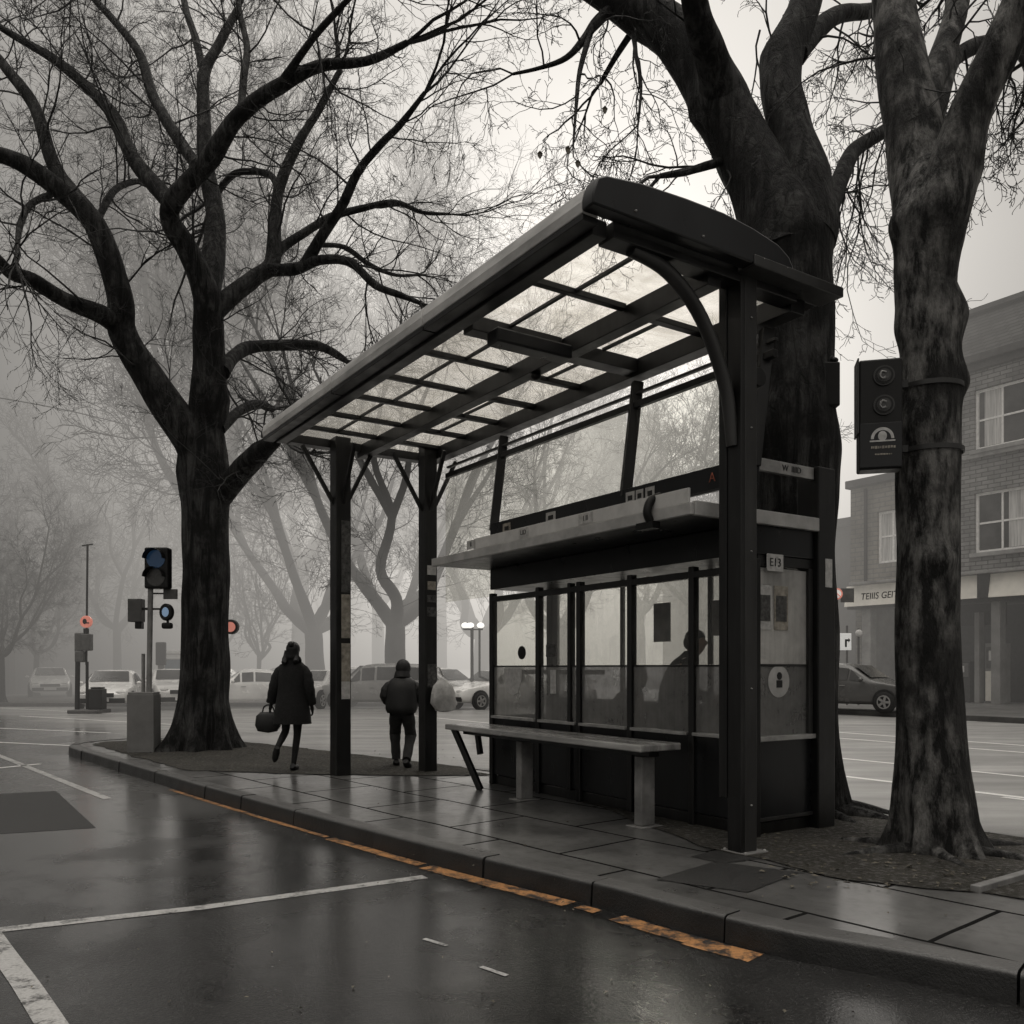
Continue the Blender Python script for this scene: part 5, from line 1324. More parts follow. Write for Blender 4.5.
for k in range(n):
    a0, a1 = math.pi*k/n, math.pi*(k+1)/n
    for r0_, r1_ in ((.058, .078),):
        q = lambda r_, a: (.0 + r_*math.cos(a), -.108, .215 + r_*1.05*math.sin(a))
        b.quad(q(r0_, a0), q(r1_, a0), q(r1_, a1), q(r0_, a1))
b.ball((0, -.108, .235), .03, .002, .035); b.box(-.085, .085, -.109, -.107, .195, .205); b.build('emblem', MT['paper'], pn)
mz = Matrix(((1, 0, 0, 0), (0, 0, -1, 0), (0, 1, 0, 0), (0, 0, 0, 1)))
b = MB(); lr0 = random.Random(4)
for z, x0_, x1_, hh in ((.155, -.075, .085, .022), (.105, -.05, .06, .012)):
    x = x0_
    while x < x1_:
        w0 = lr0.uniform(.006, .016); b.box(x, x+w0, -.109, -.107, z - hh/2*lr0.uniform(.6, 1), z + hh/2*lr0.uniform(.6, 1)); x += w0 + .005
b.build('lettering', MT['paper_old'], pn)
b = MB(); b.box(.0, .20, .061, .10, .62, .67); b.box(.0, .20, .061, .10, .15, .20); b.build('strap', MT['steel'], sg_)
# steel bands round the trunk
b = MB()
for z in (ps.z + .17, ps.z + .64):
    cx = at(929, 430, Yc); n = 28
    rg_ = [[(cx.x + (.232+o)*math.cos(2*math.pi*k/n), Yc + (.232+o)*math.sin(2*math.pi*k/n), z + h_) for k in range(n)] for o, h_ in ((0, 0), (.008, 0), (.008, .035), (0, .035))]
    b.rings(rg_, False)
o = b.build('strap', MT['steel_lit'], None, True); o.parent = sg_; bpy.context.view_layer.update(); o.matrix_parent_inverse = sg_.matrix_world.inverted()
# small dark box on the tree behind the booth
ps = at(828, 408, 8.0); sb_ = empty('equipment_box', ps, 0, 'small black box fixed edge-on to the trunk behind the booth', 'box')
b = MB(); b.box(-.06, .085, -.08, .10, 0, .40); b.build('box_body', MT['black'], sb_, False, .015)
b = MB(); b.tube(catmull([(-.02, 0, .40), (.02, 0, .45), (.06, 0, .43)], 4), .03, 8); b.ball((.05, -.01, .43), .04, .04, .03); b.build('hook', MT['black'], sb_, True)

# signs and lamps over the road
pq = Vector((at(837, 700, 26).x, 26.0, 0)); t_ = empty('road_sign', pq, 0, 'small round red and white sign on a thin pole beyond the booth pillar', 'road sign')
b = MB(); b.tube([(0, 0, 0), (0, 0, 3.65)], .035, 8); b.build('pole', MT['grey_far'], t_, True)
b = MB(); b.cyl((-.02, -.05, 3.55), (0, 1, 0), .17, .02, 24); s_ = b.build('sign_face', MT['sign_white'], t_)
b = MB(); b.rings([[(-.02 + rr*math.cos(2*math.pi*k/24), y, 3.55 + rr*math.sin(2*math.pi*k/24)) for k in range(24)] for rr, y in ((.17, -.062), (.125, -.064))], False); b.bar((-.11, -.064, 3.63), (.07, -.064, 3.47), .02, .05, (0, 1, 0)); b.build('sign_ring', MT['lens_red'], s_)
b = MB(); b.box(.10, .50, -.03, .0, 3.3, 3.72); b.build('back_plate', MT['grey_far'], t_, False, .01)
pq = Vector((at(847, 690, 32).x, 32.0, 0)); t_ = empty('road_sign', pq, 0, 'white square sign with a bent black arrow on a post above the parked dark car', 'road sign')
b = MB(); b.tube([(0, 0, 0), (0, 0, 2.9)], .04, 8); b.tube([(.42, 0, 0), (.42, 0, 2.8)], .04, 8); b.build('pole', MT['grey_far'], t_, True)
b = MB(); b.box(-.28, .14, -.06, -.03, 2.0, 2.62); s_ = b.build('sign_face', MT['sign_white'], t_, False, .01)
b = MB(); b.box(-.10, -.03, -.066, -.0615, 2.12, 2.40); b.box(-.03, .03, -.066, -.0615, 2.33, 2.40); b.add([(.03, -.064, 2.45), (.10, -.064, 2.365), (.03, -.064, 2.28)], [(0, 1, 2)]); b.build('arrow', MT['ink'], s_)
b = MB(); b.ball((.42, -.05, 2.62), .14, .05, .13); b.build('round_sign', MT['white_far'], t_, True)
pq = Vector((at(472, 706, 32.5).x, 32.5, 0)); lp = empty('street_lamp', pq, 0, 'street lamp with a cluster of glowing white globes beyond the parked cars', 'street lamp')
b = MB(); b.tube([(0, 0, 0), (0, 0, 2.9)], .06, 10); b.tube([(.28, 0, 0), (.28, 0, 2.9)], .04, 8); b.bar((-.30, 0, 2.78), (.40, 0, 2.78), .05, .05); b.build('pole', MT['grey_far'], lp, True)
for x in (-.26, -.06, .32):
    b = MB(); b.ball((x, 0, 2.93), .14, .14, .11); b.build('lamp_globe', MT['lamp_lit'], lp, True)
    b = MB(); b.cyl((x, 0, 2.80), (0, 0, 1), .09, .05, 14); b.build('lamp_collar', MT['grey_far'], lp)
# little booth across the junction
pq = Vector((at(173, 700, 36).x, 36.0, -.03)); t_ = empty('ticket_booth', pq, 0, 'little pale flat-roofed booth with a blue-grey front across the junction', 'booth')
b = MB(); b.box(-.55, .50, 0, 1.1, 0, 1.95); b.build('wall', MT['stone_trim'], t_, False, .02)
b = MB(); b.box(-.66, .62, -.12, 1.2, 1.96, 2.12); b.build('roof', MT['white_far'], t_, False, .03)
b = MB(); b.box(-.33, .40, -.02, -.002, .12, 1.72); b.build('door', MT['booth_blue'], t_, False, .01)
b = MB(); b.box(-.60, .56, -.05, -.021, 1.76, 1.93); b.build('header', MT['white_far'], t_, False, .01)
for px, x2, wdt, z0, z1, lab in ((153, 0, .25, .2, 2.35, 'thin dark meter post standing by the pole of the near traffic signal, across the road'),):
    pq = Vector((at(px+8, 700, 33.8).x, 33.8, 0)); t_ = empty('meter_post', pq, 0, lab, 'meter post')
    b = MB(); b.box(-.10, .10, -.08, .08, 0, 1.45); b.build('pole', MT['grey_far'], t_, False, .02)
    b = MB(); b.box(-.18, .18, -.12, .12, 1.451, 2.35); b.build('head', MT['black_far'], t_, False, .05)
# wire
wr = MB(); wr.tube(catmull([at(-60, 390, 33), at(0, 398, 33), at(70, 411, 34), at(150, 430, 36), at(240, 448, 38)], 4), .022, 5); tag(wr.build('overhead_wire', MT['black_far']), 'single thin overhead wire sagging toward the park from the dull left sky', 'wire')
# small house at the road corner
hx = at(-2, 690, 46); hs_ = empty('house', (hx.x, 46, -.03), 0, 'dim small house with a steep roof half lost in the haze at the road corner', 'house')
b = MB(); b.box(-2.6, .9, 0, 4, 0, 3.4); b.build('wall', MT['far_facade'], hs_)
b = MB(); b.add([(-2.9, -.3, 3.35), (1.2, -.3, 3.35), (1.2, 4.3, 3.35), (-2.9, 4.3, 3.35), (-.85, -.3, 5.4), (-.85, 4.3, 5.4)], [(0, 1, 4), (1, 2, 5, 4), (2, 3, 5), (3, 0, 4, 5), (3, 2, 1, 0)]); b.build('roof', MT['stone_dark'], hs_)
b = MB(); b.box(.0, .6, -.03, -.002, 0, 2.2); b.build('door', MT['shop_dark'], hs_)
b = MB(); b.box(-1.6, -.8, -.03, -.002, 1.2, 2.3); b.build('window', MT['win_glass'], hs_)

# ================================================================== CARS
def make_car(name, label, paint, style, group=None):
    L_, W, H = dict(sedan=(4.5, 1.78, 1.42), wagon=(4.6, 1.8, 1.50), van=(4.4, 1.78, 1.66), hatch=(3.9, 1.7, 1.45), classic=(4.7, 1.85, 1.46))[style]
    car = empty(name, (0, 0, 0), 0, label, 'car', group)
    hl = L_/2; wh = W/2
    # station: x, z_low, z_belt, z_roof, half width
    if style == 'sedan': xs = [(-1, .42, .72, .72, .80), (-.965, .30, .86, .87, .92), (-.80, .22, .94, .95, .97), (-.60, .20, .94, .99, .99), (-.36, .2, .93, H-.06, 1), (-.10, .2, .92, H, 1), (.12, .2, .90, H-.03, 1), (.40, .2, .87, .95, 1), (.62, .2, .84, .86, .98), (.85, .24, .76, .77, .95), (.965, .28, .66, .67, .88), (1, .36, .58, .58, .78)]
    elif style in ('wagon', 'hatch'): xs = [(-1, .42, .74, .76, .80), (-.97, .30, .92, 1.0, .92), (-.90, .24, .95, H-.22, .97), (-.76, .20, .95, H-.06, .99), (-.45, .2, .94, H, 1), (-.08, .2, .93, H, 1), (.12, .2, .92, H-.05, 1), (.42, .2, .90, .98, 1), (.62, .2, .87, .89, .98), (.85, .24, .78, .79, .95), (.965, .28, .68, .69, .88), (1, .36, .58, .58, .78)]
    elif style == 'van': xs = [(-1, .42, .78, .80, .82), (-.975, .30, .95, 1.1, .93), (-.93, .24, 1.0, H-.14, .97), (-.8, .22, 1.0, H-.03, .99), (-.45, .22, 1.0, H, 1), (0, .22, .99, H, 1), (.24, .22, .97, H-.06, 1), (.52, .22, .95, 1.03, .99), (.70, .22, .92, .94, .97), (.88, .25, .86, .87, .94), (.97, .28, .74, .75, .90), (1, .36, .62, .62, .80)]
    else: xs = [(-1, .40, .70, .70, .78), (-.95, .30, .80, .81, .9), (-.78, .24, .90, .92, .96), (-.58, .22, .93, 1.08, .98), (-.40, .22, .94, H-.05, .98), (-.12, .22, .94, H, .98), (.08, .22, .93, H-.03, .98), (.30, .22, .92, 1.0, .98), (.60, .22, .90, .93, .97), (.85, .25, .86, .88, .95), (.96, .28, .74, .75, .92), (1, .36, .62, .62, .82)]
    def ring(st):
        x, zl, zb, zr, w = st; x *= hl; w *= wh; cab = max(0, min(1, (zr - zb) / .35)); tw = w * (.94 - .20*cab)
        zm = (zl + zb)/2
        half = [(0, zl), (w*.82, zl), (w*.96, zl+.10), (w, zm), (w*.985, zb-.06), (w*.95, zb), (tw + (w*.95-tw)*.06, zr - .05*cab), (tw*.86, zr), (0, zr + .012)]
        return [(x, y, z) for y, z in half] + [(x, -y, z) for y, z in half[-2:0:-1]]
    # finer stations by interpolation
    fs = []
    for a, c in zip(xs, xs[1:]):
        for k in range(2): fs.append(tuple(a[j] + (c[j]-a[j])*k/2 for j in range(5)))
    fs.append(xs[-1])
    b = MB(); b.rings([ring(s) for s in fs]); bd_ = b.build('body', MT[paint], car, True)
    md = bd_.modifiers.new('sub', 'SUBSURF'); md.levels = 1; md.render_levels = 1
    # glazing
    st = lambda i: ring(xs[i])
    cab = [i for i, s in enumerate(xs) if (s[3]-s[2]) > .25]; i0, i1 = cab[0], cab[-1]
    def off(p, s, d=.012): return (p[0], p[1] + s*d, p[2])
    for s in (1, -1):
        g = [[ring(xs[i])[5], ring(xs[i])[6]] for i in range(i0, i1+1)]
        f_ = lambda p: (p[0], p[1]*s, p[2])
        segs = list(zip(g, g[1:])); ends = []
        for k, (a, c) in enumerate(segs):
            def mixp(p, q, t): return tuple(p[j] + (q[j]-p[j])*t for j in range(3))
            a0, a1, c0, c1_ = a[0], a[1], c[0], c[1]
            lo = .10; hi = .86
            p = [mixp(mixp(a0, c0, .06), mixp(a1, c1_, .06), lo), mixp(mixp(a0, c0, .94), mixp(a1, c1_, .94), lo), mixp(mixp(a0, c0, .94), mixp(a1, c1_, .94), hi), mixp(mixp(a0, c0, .06), mixp(a1, c1_, .06), hi)]
            b = MB(); b.poly([off(f_(q), s, .016) for q in p]); b.build('side_window', MT['car_glass'], car)
        # front quarter
        a = (ring(xs[i1])[5], ring(xs[i1])[6]); c = ring(xs[i1+1])[5]
        b = MB(); b.poly([off(f_(q), s, .016) for q in (tuple(a[0][j]*.88 + a[1][j]*.12 + (.03 if j == 0 else 0) for j in range(3)), tuple(c[j]*.72 + a[0][j]*.25 + (a[1][j])*.03 for j in range(3)), tuple(a[1][j]*.82 + a[0][j]*.18 + (.05 if j == 0 else 0) for j in range(3)))]); b.build('quarter_window', MT['car_glass'], car)
    def screen(ia, ib, nm):
        A_ = ring(xs[ia]); B_ = ring(xs[ib]); sg = 1 if xs[ib][0] > xs[ia][0] else -1
        def P(t, y):
            w = (A_[7][1]*.98)*(1-t) + (B_[7][1]*.98)*t
            x = A_[8][0]*(1-t) + B_[8][0]*t; z = A_[8][2]*(1-t) + B_[8][2]*t
            return (x + sg*.03, y*w, z + .022)
        b = MB()
        ts_ = (.10, .36, .62, .90)
        for t0, t1_ in zip(ts_, ts_[1:]): b.quad(P(t0, -1), P(t0, 1), P(t1_, 1), P(t1_, -1))
        b.build(nm, MT['car_glass'], car)
    screen(i1, i1+1, 'windscreen'); screen(i0, i0-1, 'rear_window')
    # wheels
    wr_ = .31 if style != 'classic' else .34
    for x in (hl*.63, -hl*.60):
        for s in (1, -1):
            b = MB(); b.cyl((x, s*(wh-.015), wr_+.02), (0, 1, 0), wr_+.06, .05, 26); b.build('wheel_arch', MT['tyre'], car)
            w_ = empty('wheel', (x, s*(wh-.06), wr_)); w_.parent = car
            b = MB(); b.rings([[(r_*math.cos(2*math.pi*k/26), y, r_*math.sin(2*math.pi*k/26)) for k in range(26)] for y, r_ in ((-.10, wr_*.9), (-.08, wr_), (.08, wr_), (.105, wr_*.92), (.105, wr_*.66))]); b.build('tyre', MT['tyre'], w_, True)
            b = MB(); q = s*.108
            for k in range(5):
                a = 2*math.pi*k/5; b.bar((0, q, 0), (wr_*.6*math.cos(a), q, wr_*.6*math.sin(a)), .07, .02, (0, 1, 0))
            b.rings([[(r_*math.cos(2*math.pi*k/24), q + y, r_*math.sin(2*math.pi*k/24)) for k in range(24)] for y, r_ in ((0, wr_*.56), (.006*s, wr_*.56), (.006*s, wr_*.68), (0, wr_*.68))], False); b.build('rim', MT['rim'], w_)
    # front and rear gear
    fz = xs[-2][2]; bz = xs[1][2]
    for s in (1, -1):
        b = MB(); b.ball((hl*.945, s*wh*.66, fz - .02), .10, .17, .085); b.build('headlight', MT['headlight'], car, True)
        b = MB(); b.ball((-hl*.965, s*wh*.70, bz - .10), .06, .15, .10); b.build('tail_light', MT['tail'], car, True)
        b = MB(); b.ball((xs[i1+1][0]*hl - .22, s*(wh+.07), xs[i1+1][2] + .09), .07, .09, .06); b.build('mirror', MT[paint], car, True)
        b = MB(); b.bar((.02, s*(wh+.004), .80), (.20, s*(wh+.004), .80), .03, .025); b.build('door_handle', MT['rim'], car)
    b = MB(); b.box(hl*.955, hl*1.012, -wh*.46, wh*.46, fz-.16, fz-.02); b.build('grille', MT['grille'], car, False, .02)
    b = MB(); b.rings([[(hl*1.0 + dx, y, z) for dx, z in ((-.10, .30), (.015, .30), (.03, .37), (.02, .46), (-.10, .46))] for y in (-wh*.84, -wh*.5, 0, wh*.5, wh*.84)]); b.build('bumper', MT['grille'], car, True)
    b = MB(); b.box(hl*1.0+.031, hl*1.0+.038, -.26, .26, .35, .46); b.build('number_plate', MT['plate'], car)
    b = MB(); b.rings([[(-hl*1.0 - dx, y, z) for dx, z in ((-.10, .32), (.015, .32), (.03, .39), (.02, .48), (-.10, .48))] for y in (-wh*.84, 0, wh*.84)]); b.build('bumper', MT['grille'], car, True)
    return car
CARS = [
 ('sedan', 'car_pale', 50, 43, -62, 'smallest pale car, farthest along the road at the street corner'),
 ('sedan', 'car_white', 114, 31.8, -76, 'white sedan facing the road with its dark grille showing, beside the near traffic signal'),
 ('classic', 'car_pale', 172, 33.0, -60, 'pale rounded sedan half hidden by the trunk of the big tree'),
 ('classic', 'car_white', 246, 33.2, 198, 'long white sedan seen side on, behind the person in the long coat'),
 ('sedan', 'car_pale', 318, 33.4, -105, 'pale sedan half covered by the notice-plastered far shelter post'),
 ('van', 'car_grey2', 380, 32.6, 176, 'two-tone grey wagon with a white roof, behind the small hooded person'),
 ('wagon', 'car_silver', 440, 33.4, -35, 'silver estate car seen past the pale bag on the far shelter post'),
 ('sedan', 'car_white', 496, 32.8, -140, 'white car cut off by the corner of the glass booth'),
 ('sedan', 'car_silver', 284, 37.2, 185, 'silver sedan in the second row, just clear of the long coat'),
 ('hatch', 'car_white', 345, 37.4, 170, 'white hatchback in the second row behind the notice-plastered post'),
 ('sedan', 'car_dark2', 415, 37.0, 182, 'dark sedan in the second row between the hooded person and the post'),
 ('sedan', 'car_pale', 205, 37.6, 176, 'pale sedan in the second row largely covered by the big trunk'),
 ('hatch', 'car_silver', 570, 33.5, -90, 'silver hatchback seen dimly through the far panes of the glass booth'),
]
for i, (stl_, pt, px, Y, rz, lab) in enumerate(CARS):
    c = make_car('parked_car', lab, pt, stl_, 'cars parked along the far side of the junction')
    c.location = ((px-512)/F*Y, Y, -.03 if Y > 34 else ROAD_Z); c.rotation_euler = (0, 0, math.radians(rz))
# white roof on the wagon
c = make_car('parked_car', 'dark glossy hatchback parked before the shop with the cream fascia', 'car_dark2', 'wagon', None)
cp = at(852, 700, 28.3); c.location = (cp.x, 28.3, 0.0); c.rotation_euler = (0, 0, math.radians(-47))

# ================================================================== BUILDING WITH SHOP
P0 = Vector((18.3, 32.8, 0))
def fac(name, label, cat): return empty(name, P0, SH_R, label, cat)   # x into the building, y away along the street
bl = fac('brick_building', 'weathered brick building with white framed windows above the cream shop fascia', 'building')
def fb(name, mat, f, bevel=0, parent=None): b = MB(); f(b); return b.build(name, MT[mat], parent or bl, False, bevel)
YE = 3.3
def wall_with_holes(b, y0, y1, z0, z1, holes, x0=0, x1=.35):
    ys_ = sorted({y0, y1, *[h[0] for h in holes], *[h[1] for h in holes]}); 
    for a, c in zip(ys_, ys_[1:]):
        col = sorted([(h[2], h[3]) for h in holes if h[0] <= a + 1e-6 and h[1] >= c - 1e-6]); z = z0
        for h0, h1 in col:
            b.box(x0, x1, a, c, z, h0); z = h1
        b.box(x0, x1, a, c, z, z1)
holes = []
for zz in ((5.75, 8.05), (9.7, 12.0)):
    for y in (.98, -3.6, -8.2, -12.8): holes.append((y-2.9, y, zz[0], zz[1]))
fb('wall', 'brick', lambda b: (wall_with_holes(b, -16, YE, 5.0, 13.0, holes), b.box(.36, 12, YE-.35, YE, 0, 13.0), b.box(.36, 12, -16, -15.65, 0, 13)))
fb('cornice', 'stone_dark', lambda b: (b.box(-.30, .4, -16.1, YE+.15, 13.002, 13.32), b.box(-.16, .3, -16.05, YE+.08, 12.72, 12.99)), .03)
fb('roof', 'slates', lambda b: b.add([(-.1, -16, 13.322), (-.1, YE, 13.322), (1.7, YE-.4, 15.6), (1.7, -16, 15.6), (12, YE-.4, 15.6), (12, -16, 15.6), (12, YE, 13.322)], [(0, 1, 2, 3), (3, 2, 4, 5), (1, 6, 4, 2)]))
fb('ridge_coping', 'stone_dark', lambda b: b.box(1.5, 1.95, -16, YE-.38, 15.602, 15.82), .02)
fb('string_course', 'stone_trim', lambda b: (b.box(-.10, -.002, -16, YE, 9.38, 9.56),), .02)
for (a, c, z0, z1) in holes:
    wn = fb('window', 'win_frame', lambda b: (b.box(.12, .22, a, a+.09, z0, z1), b.box(.12, .22, c-.09, c, z0, z1), b.box(.12, .22, a+.09, c-.09, z0, z0+.1), b.box(.12, .22, a+.09, c-.09, z1-.1, z1)))
    fb('sill', 'stone_trim', lambda b: b.box(-.14, .1, a-.12, c+.12, z0-.16, z0-.002), .01, wn)
    n = 3; w_ = (c-a-.18)/n
    for k in range(n):
        y0_ = a+.09+k*w_
        fb('sash', 'win_frame', lambda b: (b.box(.13, .20, y0_+w_-.035, y0_+w_+.035, z0+.101, z1-.101), b.box(.135, .19, y0_+.04, y0_+w_-.04, z0+1.1, z0+1.17)) if k < n-1 else b.box(.135, .19, y0_+.04, y0_+w_-.04, z0+1.1, z0+1.17), 0, wn)
        fb('pane', 'win_glass', lambda b: b.box(.165, .17, y0_+.03, y0_+w_-.03, z0+.1, z1-.1), 0, wn)
        if (k + int(z0)) % 3 != 1: fb('curtain', 'curtain', lambda b: b.box(.152, .156, y0_+.05, y0_+w_*(.75 if k else .95), z0+.12, z1-.1), 0, wn)
# lower wing
lw = fac('corner_building', 'lower pale walled wing between the brick building and the street corner', 'building')
def lb(name, mat, f, bevel=0, parent=None): b = MB(); f(b); return b.build(name, MT[mat], parent or lw, False, bevel)
wh_ = [(4.0, 5.3, 5.8, 8.0)]
lb('wall', 'brick_pale', lambda b: (wall_with_holes(b, YE+.002, 6.6, 5.0, 9.2, wh_, .25, .6), b.box(.61, 10, 6.25, 6.6, 0, 9.2)))
lb('parapet', 'stone_dark', lambda b: b.box(.05, 10, YE+.16, 6.75, 9.202, 9.55), .03)
lb('drainpipe', 'shop_dark', lambda b: b.box(.13, .24, 5.75, 5.87, 5.05, 9.1), .02)
wn = lb('window', 'win_frame', lambda b: (b.box(.38, .46, 4.0, 4.09, 5.8, 8), b.box(.38, .46, 5.21, 5.3, 5.8, 8), b.box(.38, .46, 4.09, 5.21, 5.8, 5.9), b.box(.38, .46, 4.09, 5.21, 7.9, 8), b.box(.39, .45, 4.6, 4.68, 5.9, 7.9), b.box(.39, .45, 4.09, 5.21, 6.9, 6.97)))
lb('pane', 'curtain', lambda b: b.box(.42, .425, 4.09, 5.21, 5.9, 7.9), 0, wn)
# shop front below
so_ = fac('shop_front', 'shop front with a long cream fascia board and recessed dark bays', 'shop front')
def sb(name, mat, f, bevel=0, parent=None): b = MB(); f(b); return b.build(name, MT[mat], parent or so_, False, bevel)
def fboard(y0, y1):
    return sb('fascia_board', 'fascia', lambda b: b.add([(-.62, y0, 3.98), (-.62, y1, 3.98), (-.45, y1, 4.86), (-.45, y0, 4.86), (-.0, y0, 3.98), (-.0, y1, 3.98), (-.0, y1, 4.86), (-.0, y0, 4.86)], [(0, 1, 2, 3), (0, 4, 5, 1), (3, 2, 6, 7), (1, 5, 6, 2), (0, 3, 7, 4)]))
f1 = fboard(3.15, 6.3); f2 = fboard(.55, 3.13); f3 = fboard(-7, .12)
sb('fascia_end', 'shop_dark', lambda b: b.box(-.60, -.02, .125, .545, 3.99, 4.88))
sb('fascia_cap', 'stone_trim', lambda b: b.box(-.72, .24, -7, 6.0, 4.885, 4.992), .01)
sb('soffit', 'shop_dark', lambda b: b.box(-.55, 3.4, -7, 6.2, 3.86, 3.975))
for y, w_, mt in ((5.45, .42, 'stone_trim'), (.02, .34, 'shop_wall'), (-3.4, .4, 'shop_wall')): sb('column', mt, lambda b: b.box(-.30, .12, y-w_/2, y+w_/2, 0, 3.855), .02)
sb('bay_wall', 'shop_wall', lambda b: (b.box(1.2, 1.4, 3.2, 5.1, 0, 3.855), b.box(.2, 3.2, 5.3, 5.6, 0, 3.855), b.box(.3, 1.2, 3.1, 3.4, 0, 3.855)))
sb('back_wall', 'shop_dark', lambda b: b.box(2.2, 2.4, -7, 3.0, 0, 3.855))
sb('pier', 'shop_wall', lambda b: (b.box(.25, .6, .92, 1.12, 0, 3.5), b.box(.5, .9, 2.6, 3.1, 0, 3.5)), .02)
sb('transom', 'shop_dark', lambda b: b.box(.6, .7, .1, 2.6, 3.0, 3.85))
d_ = sb('side_door', 'shop_wall', lambda b: b.box(1.12, 1.19, 3.5, 4.3, 0, 2.5), .01); sb('handle', 'rim', lambda b: b.box(1.07, 1.115, 3.58, 3.64, 1.0, 1.2), 0, d_)
# lettering follows the sloping board
nrm = Vector((-.88, 0, .17)).normalized(); up_ = Vector((.17, 0, .88)).normalized(); xx = Vector((0, -1, 0))
TM = Matrix(((xx.x, up_.x, nrm.x, 0), (xx.y, up_.y, nrm.y, 0), (xx.z, up_.z, nrm.z, 0), (0, 0, 0, 1)))
text_part('fascia_lettering', 'TEIIIS GEITI', .40, MT['ink'], so_, Matrix.Translation(Vector((-.553, 4.62, 4.36))) @ TM, .004, squash=.92)
sb('fascia_mark', 'shop_dark', lambda b: b.bar((-.585, 2.1, 4.25), (-.585, 2.75, 4.22), .02, .06))
# machines in the bays
def machine(name, lab, y, z0, h, w_, pale):
    m_ = empty(name, P0 + R33 @ Vector((.45, y, 0)), SH_R, lab, 'machine')
    b = MB(); b.box(0, .6, -w_/2, w_/2, 0, z0+h); b.build('cabinet', MT['shop_wall'] if pale else MT['shop_dark'], m_, False, .02)
    b = MB(); b.box(-.03, -.002, -w_*.42, w_*.42, z0, z0+h*.86); s1 = b.build('screen_panel', MT['grey_far'], m_, False, .01)
    b = MB(); b.box(-.045, -.031, -w_*.2, w_*.25, z0+h*.3, z0+h*.7); b.build('screen', MT['white_far'], s1)
    if pale:
        b = MB(); b.box(-.03, -.002, -w_*.46, w_*.46, .08, z0-.12); b.build('front_panel', MT['fascia'], m_, False, .01)
    return m_
machine('ticket_machine', 'dark wall machine with a small lit screen in the dark shop bay', 1.75, 1.0, .62, .72, False)
machine('ticket_machine', 'pale fronted machine standing between two piers of the shop front', .48, 1.35, .95, .66, True)
# distant hazy block behind the corner
fbk = empty('distant_building', P0 + R33 @ Vector((4.0, 12.5, 0)), SH_R, 'faint grey block deep in the haze beyond the street corner', 'building')
b = MB(); b.box(0, 8, -4, 10, 0, 8.3); b.build('wall', MT['far_facade'], fbk)
b = MB(); b.box(-.2, 8.2, -4.2, 10.2, 8.302, 8.7); b.build('roof', MT['stone_dark'], fbk)
for y in (-2.5, .5, 3.5):
    for z in (1.4, 4.7):
        b = MB(); b.box(-.03, -.002, y, y+1.2, z, z+1.8); b.build('window', MT['win_glass'], fbk)
# fallen leaves and grit
lr = random.Random(2); b = MB()
def isoil(x, y): return True
for k in range(420):
    if k < 200: p = gnd(lr.uniform(760, 1010), lr.uniform(835, 892)); z = .014
    elif k < 330: p = gnd(lr.uniform(150, 480), lr.uniform(750, 776)); z = .014
    elif k < 380: p = gnd(lr.uniform(300, 980), lr.uniform(800, 925)); z = .006
    else: p = gnd(lr.uniform(0, 900), lr.uniform(880, 1015), ROAD_Z); z = ROAD_Z + .006
    if k >= 330 and k < 380 and p.y < 4.2: continue
    if k >= 380 and (p.x*.7 + p.y*.66) > 3.9: continue
    a = lr.uniform(0, 6.28); s = lr.uniform(.008, .03) * (1.0 if k < 330 else .6); ca, sa = math.cos(a)*s, math.sin(a)*s
    b.poly([(p.x+ca, p.y+sa, z), (p.x-sa*.5, p.y+ca*.5, z+lr.uniform(0, .012)), (p.x-ca, p.y-sa, z+.002), (p.x+sa*.5, p.y-ca*.5, z+lr.uniform(0, .01))])
setp(b.build('leaf_litter', MT['leaf_pale'], recalc=False), 'small scattered leaves and grit on soil, paving and road', 'leaf litter', kind='stuff')
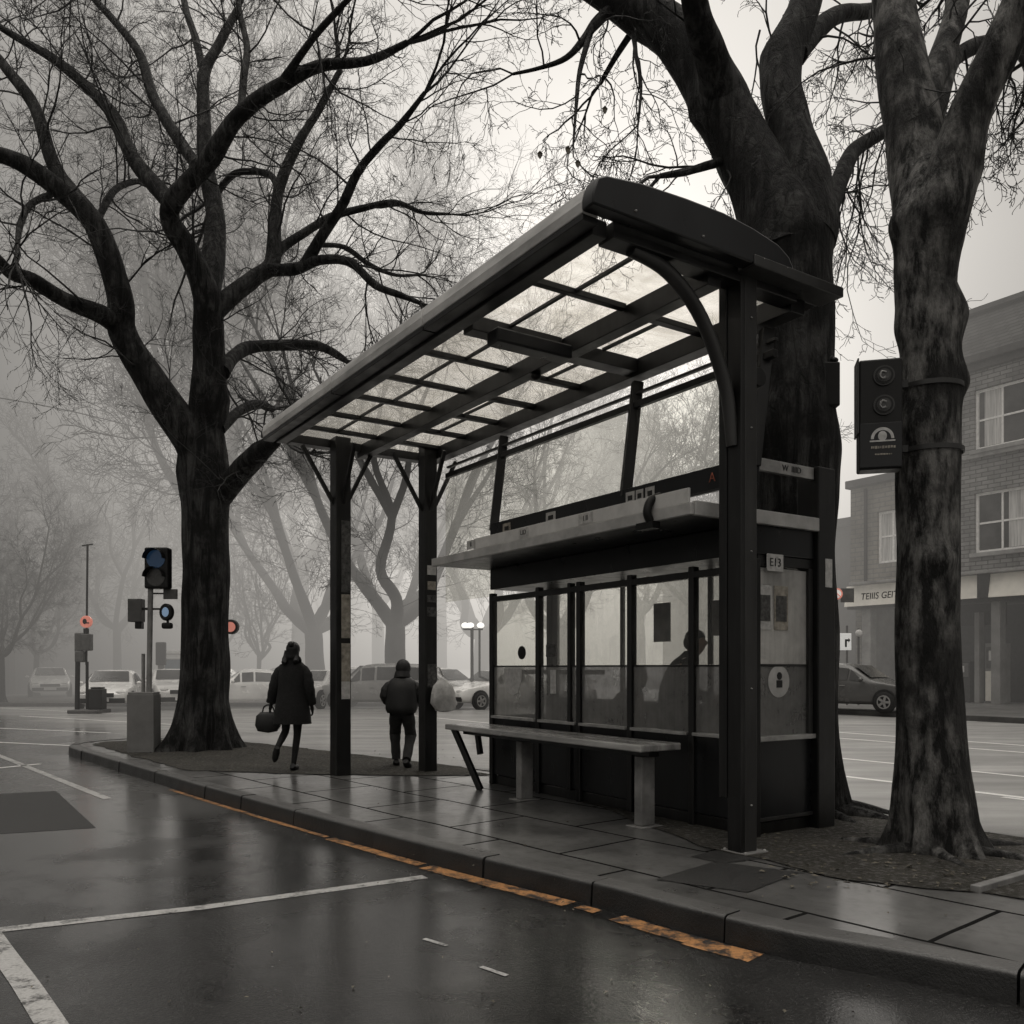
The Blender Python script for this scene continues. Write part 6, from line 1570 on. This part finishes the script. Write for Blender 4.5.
# ================================================================== LIGHT, SKY, CAMERA
w = bpy.data.worlds.new('World'); scene.world = w; w.use_nodes = True
nt = w.node_tree; nt.nodes.clear()
N = nt.nodes; L = nt.links
SUN_EL = math.radians(24); SUN_AZ = math.radians(6)   # azimuth from +Y towards +X
ow = N.new('ShaderNodeOutputWorld'); b1 = N.new('ShaderNodeBackground'); b2 = N.new('ShaderNodeBackground'); ad = N.new('ShaderNodeAddShader')
sky = N.new('ShaderNodeTexSky'); sky.sky_type = 'NISHITA'; sky.sun_disc = False
sky.sun_elevation = SUN_EL; sky.sun_rotation = SUN_AZ; sky.air_density = 2.0; sky.dust_density = 6.0
hs = N.new('ShaderNodeHueSaturation'); hs.inputs['Saturation'].default_value = 0.12
L.new(sky.outputs[0], hs.inputs['Color']); L.new(hs.outputs[0], b1.inputs[0]); b1.inputs[1].default_value = NISHITA_STR
tc = N.new('ShaderNodeTexCoord'); sg = N.new('ShaderNodeGroup'); sg.node_tree = SKYG
L.new(tc.outputs['Generated'], sg.inputs[0]); L.new(sg.outputs[0], b2.inputs[0]); b2.inputs[1].default_value = 1.0
L.new(b1.outputs[0], ad.inputs[0]); L.new(b2.outputs[0], ad.inputs[1]); L.new(ad.outputs[0], ow.inputs[0])
sun = bpy.data.lights.new('sun', 'SUN'); sun.energy = 0.7; sun.angle = math.radians(25); sun.color = (1.0, 0.95, 0.86)
so = bpy.data.objects.new('sun', sun); COL.objects.link(so)
dirv = Vector((math.sin(SUN_AZ)*math.cos(SUN_EL), math.cos(SUN_AZ)*math.cos(SUN_EL), math.sin(SUN_EL)))
so.rotation_euler = dirv.to_track_quat('Z', 'Y').to_euler(); so.location = (0, 30, 40)
cam = bpy.data.cameras.new('camera'); co = bpy.data.objects.new('camera', cam); COL.objects.link(co)
co.location = (0, 0, CAMZ); co.rotation_euler = (math.radians(90), 0, 0)
cam.sensor_width = 36; cam.lens = F / 1024 * 36; cam.shift_y = (668 - 512) / 1024
cam.clip_start = 0.05; cam.clip_end = 3000
scene.camera = co
scene.render.engine = 'CYCLES'
scene.cycles.use_denoising = True
scene.cycles.max_bounces = 5; scene.cycles.transparent_max_bounces = 10; scene.cycles.diffuse_bounces = 2; scene.cycles.glossy_bounces = 2; scene.cycles.use_adaptive_sampling = True; scene.cycles.adaptive_threshold = 0.03; scene.cycles.caustics_reflective = False; scene.cycles.caustics_refractive = False
scene.cycles.sample_clamp_indirect = 4
scene.view_settings.view_transform = 'Standard'; scene.view_settings.look = 'None'; scene.view_settings.exposure = 0; scene.view_settings.gamma = 1
